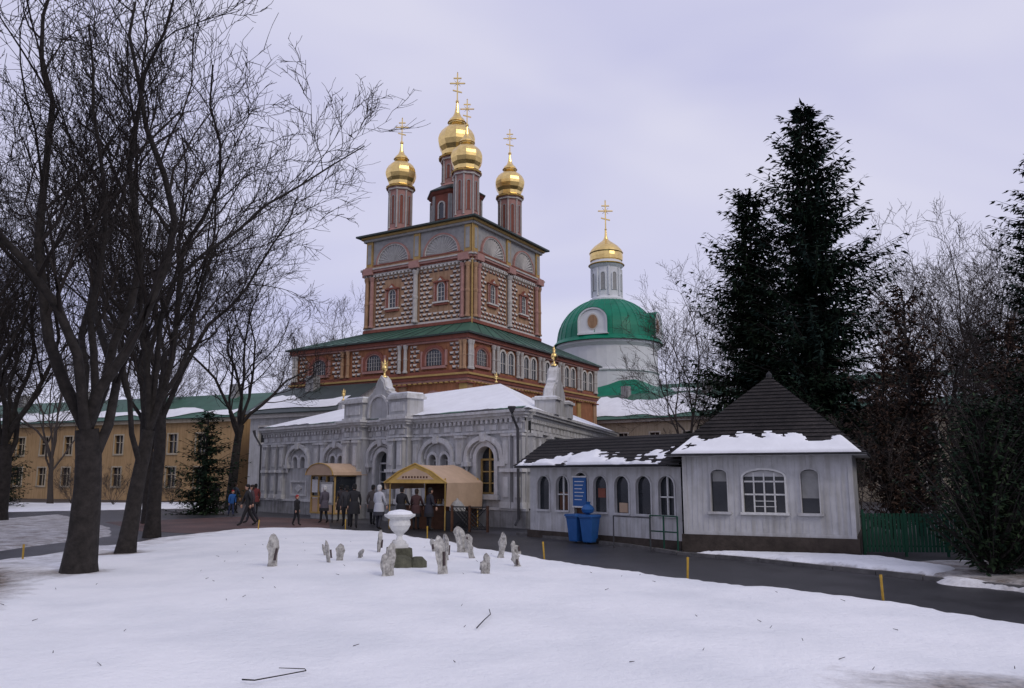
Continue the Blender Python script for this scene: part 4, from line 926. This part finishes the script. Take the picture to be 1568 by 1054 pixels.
def conifer(name,seed,H,Rr,base=.08,nb=7,step=.33,m1='needle',m2='needle2',dens=1.0,trunk=.2,leaf=.42,pw=.85,droop=.35,wd=(.15,.26),spc=.28,rag=.3):
    rnd=random.Random(seed); mb=MB(); mb.tube([(0,0,-.2),(0,0,H*.5),(0,0,H*.97)],[trunk,trunk*.55,.02],7,'bark')
    z=base*H
    while z<H*.985:
        t_=(z-base*H)/(H*(1-base)); Rz=Rr*((1-t_)**pw)*(1.0 if t_>.08 else .8+2.5*t_)
        Rz*=1+rag*noise.noise(Vector((seed,z*1.1,0)))
        for k in range(nb if t_<.7 else max(5,nb-4)):
            az=rnd.uniform(0,6.283); L=max(.25,Rz*rnd.choice((.45,.65,.8,.95,1.05,1.2))*rnd.uniform(.85,1.08)*(1+rag*noise.noise(Vector((math.cos(az)*1.3,math.sin(az)*1.3,z*.5+seed))))); dx,dy=math.cos(az),math.sin(az)
            ns=max(3,int(L/spc*dens)); p0=Vector((0,0,z+rnd.uniform(-.15,.15))); up=.45*(t_) 
            path=[]
            for i in range(ns+1):
                s_=i/ns; path.append(p0+Vector((dx*L*s_,dy*L*s_,L*(up*s_-droop*s_+ .34*s_*s_*s_))))
            mb.tube([path[0],path[ns//2],path[-1]],[.03+.008*L,.02,.008],3,'bark')
            mt=m1 if rnd.random()<.65 else m2
            for i in range(1,ns+1):
                for sgn in (-1,1,0,2):
                    l=leaf*rnd.uniform(.6,1.3)*(1.15-.5*i/ns); 
                    if sgn==0 and i<ns: d=Vector((dx*.4+rnd.uniform(-.3,.3),dy*.4+rnd.uniform(-.3,.3),-.9)); l*=.8
                    elif sgn==2: d=Vector((dx+rnd.uniform(-.5,.5),dy+rnd.uniform(-.5,.5),rnd.uniform(-.3,.4)))
                    else:
                        a=az+sgn*rnd.uniform(.6,1.1); d=Vector((math.cos(a),math.sin(a),rnd.uniform(-.6,.1)))
                    d.normalize(); p=path[i]+Vector((rnd.uniform(-.06,.06),rnd.uniform(-.06,.06),rnd.uniform(-.06,.06)))
                    sd=d.cross(Vector((rnd.uniform(-.6,.6),rnd.uniform(-.6,.6),1))).normalized()*l*rnd.uniform(*wd)
                    q=p+d*l
                    i0=len(mb.V); mb.V+=[tuple(p),tuple(p+d*l*.4+sd),tuple(q),tuple(p+d*l*.45-sd)]; mb.F.append((i0,i0+1,i0+2,i0+3)); mb.M.append(mt)
        z+=step*rnd.uniform(.8,1.2)
    return mb.obj(name)
o=conifer('spruce_tree',6,20.9,4.9,.12,14,.31,leaf=.5,pw=.66,trunk=.28,m2='needle3',wd=(.13,.23),rag=.36); o.location=(14.8,38,0)
o2=conifer('spruce_tree',9,17.4,3.9,.12,14,.31,leaf=.5,pw=.50,trunk=.28,wd=(.13,.23),rag=.36); o2.location=(12.7,41,0)
place('spruce_tree',o.data,24.4,35,2,.82); place('spruce_tree',o2.data,29,38,1,.95); place('spruce_tree',o2.data,19.0,50,1,.85)
o3=conifer('thuja_shrub',14,3.5,1.35,.03,11,.11,dens=1.6,leaf=.2,pw=.5,droop=-.5,trunk=.08,m2='needle2'); o3.location=(10.3,17.6,0)
place('thuja_shrub',o3.data,11.5,18.6,2,1.05); place('thuja_shrub',o3.data,12.4,17.2,4,1.15); place('thuja_shrub',o3.data,13.5,20.5,1,1.3)
o4=conifer('brown_larch',21,9.2,2.3,.05,8,.26,m1='brownleaf',m2='brownleaf',leaf=.3,droop=-.3,pw=.45,trunk=.12); o4.location=(14.8,29.5,0)
place('brown_larch',o4.data,13.2,28.2,2,.7)
place('brown_larch',o4.data,17.0,27,2,.8)
o5=conifer('small_spruce',31,5.8,2.3,.03,10,.2,leaf=.32,pw=.6); o5.location=(-17.3,45.5,0)
place('small_spruce',o5.data,-33,52,1,.9)
T5=bare_mesh('bare_shrub',77,4.5,.06,.5,8,m='barkfar',mt='barkfar',cnt=(7,6,5),spread=1.0)
for x,y,s in ((10.5,31,1.2),(8.2,36,1.1),(11.6,27,1.0),(15,24,1.1),(18.5,26,1.3),(-27,55,.7),(-31,57,.8),(-36,56,.8),(-24,57,.6)): place('bare_shrub',T5,x,y,x,s)
for i in range(18):
    a=R(-62+i*7); d=150+20*(i%3)
    place('distant_tree',T4,d*math.sin(a),d*math.cos(a),i,1.0)
# ------------------------------------------------------------ light
W=bpy.data.worlds.new('World'); S.world=W; W.use_nodes=True; nt=W.node_tree; nt.nodes.clear()
out=nt.nodes.new('ShaderNodeOutputWorld'); sky=nt.nodes.new('ShaderNodeTexSky'); sky.sky_type='NISHITA'; sky.sun_disc=False; sky.sun_elevation=R(38); sky.sun_rotation=R(140)
b1=nt.nodes.new('ShaderNodeBackground'); b1.inputs[1].default_value=.08; nt.links.new(sky.outputs[0],b1.inputs[0])
tc=nt.nodes.new('ShaderNodeTexCoord'); mp=nt.nodes.new('ShaderNodeMapping'); mp.inputs['Scale'].default_value=(1,1,3.2); mp.inputs['Rotation'].default_value=(0,0,R(20))
nt.links.new(tc.outputs['Generated'],mp.inputs[0])
n=nt.nodes.new('ShaderNodeTexNoise'); n.inputs['Scale'].default_value=1.2; n.inputs['Detail'].default_value=3; n.inputs['Roughness'].default_value=.5; n.inputs['Distortion'].default_value=.8
nt.links.new(mp.outputs[0],n.inputs['Vector'])
r=nt.nodes.new('ShaderNodeValToRGB'); r.color_ramp.elements[0].position=.30; r.color_ramp.elements[1].position=.70
r.color_ramp.elements[0].color=(.56,.565,.83,1); r.color_ramp.elements[1].color=(.76,.75,.91,1); nt.links.new(n.outputs['Fac'],r.inputs[0])
b2=nt.nodes.new('ShaderNodeBackground'); b2.inputs[1].default_value=1.0; nt.links.new(r.outputs[0],b2.inputs[0])
mx=nt.nodes.new('ShaderNodeMixShader'); mx.inputs[0].default_value=.9; nt.links.new(b1.outputs[0],mx.inputs[1]); nt.links.new(b2.outputs[0],mx.inputs[2]); nt.links.new(mx.outputs[0],out.inputs[0])
sl=bpy.data.lights.new('sun','SUN'); sl.energy=.85; sl.angle=R(18); sl.color=(1,.91,.78); so=bpy.data.objects.new('sun',sl); so.rotation_euler=(R(52),0,R(40)); COL.objects.link(so)
# ------------------------------------------------------------ camera
cam=bpy.data.cameras.new('camera'); co=bpy.data.objects.new('camera',cam); COL.objects.link(co)
cam.sensor_width=36; cam.lens=28.0; cam.clip_end=3000; co.location=(0,0,2.2); co.rotation_euler=(R(90+9.3),0,0)
S.camera=co
S.view_settings.view_transform='Standard'
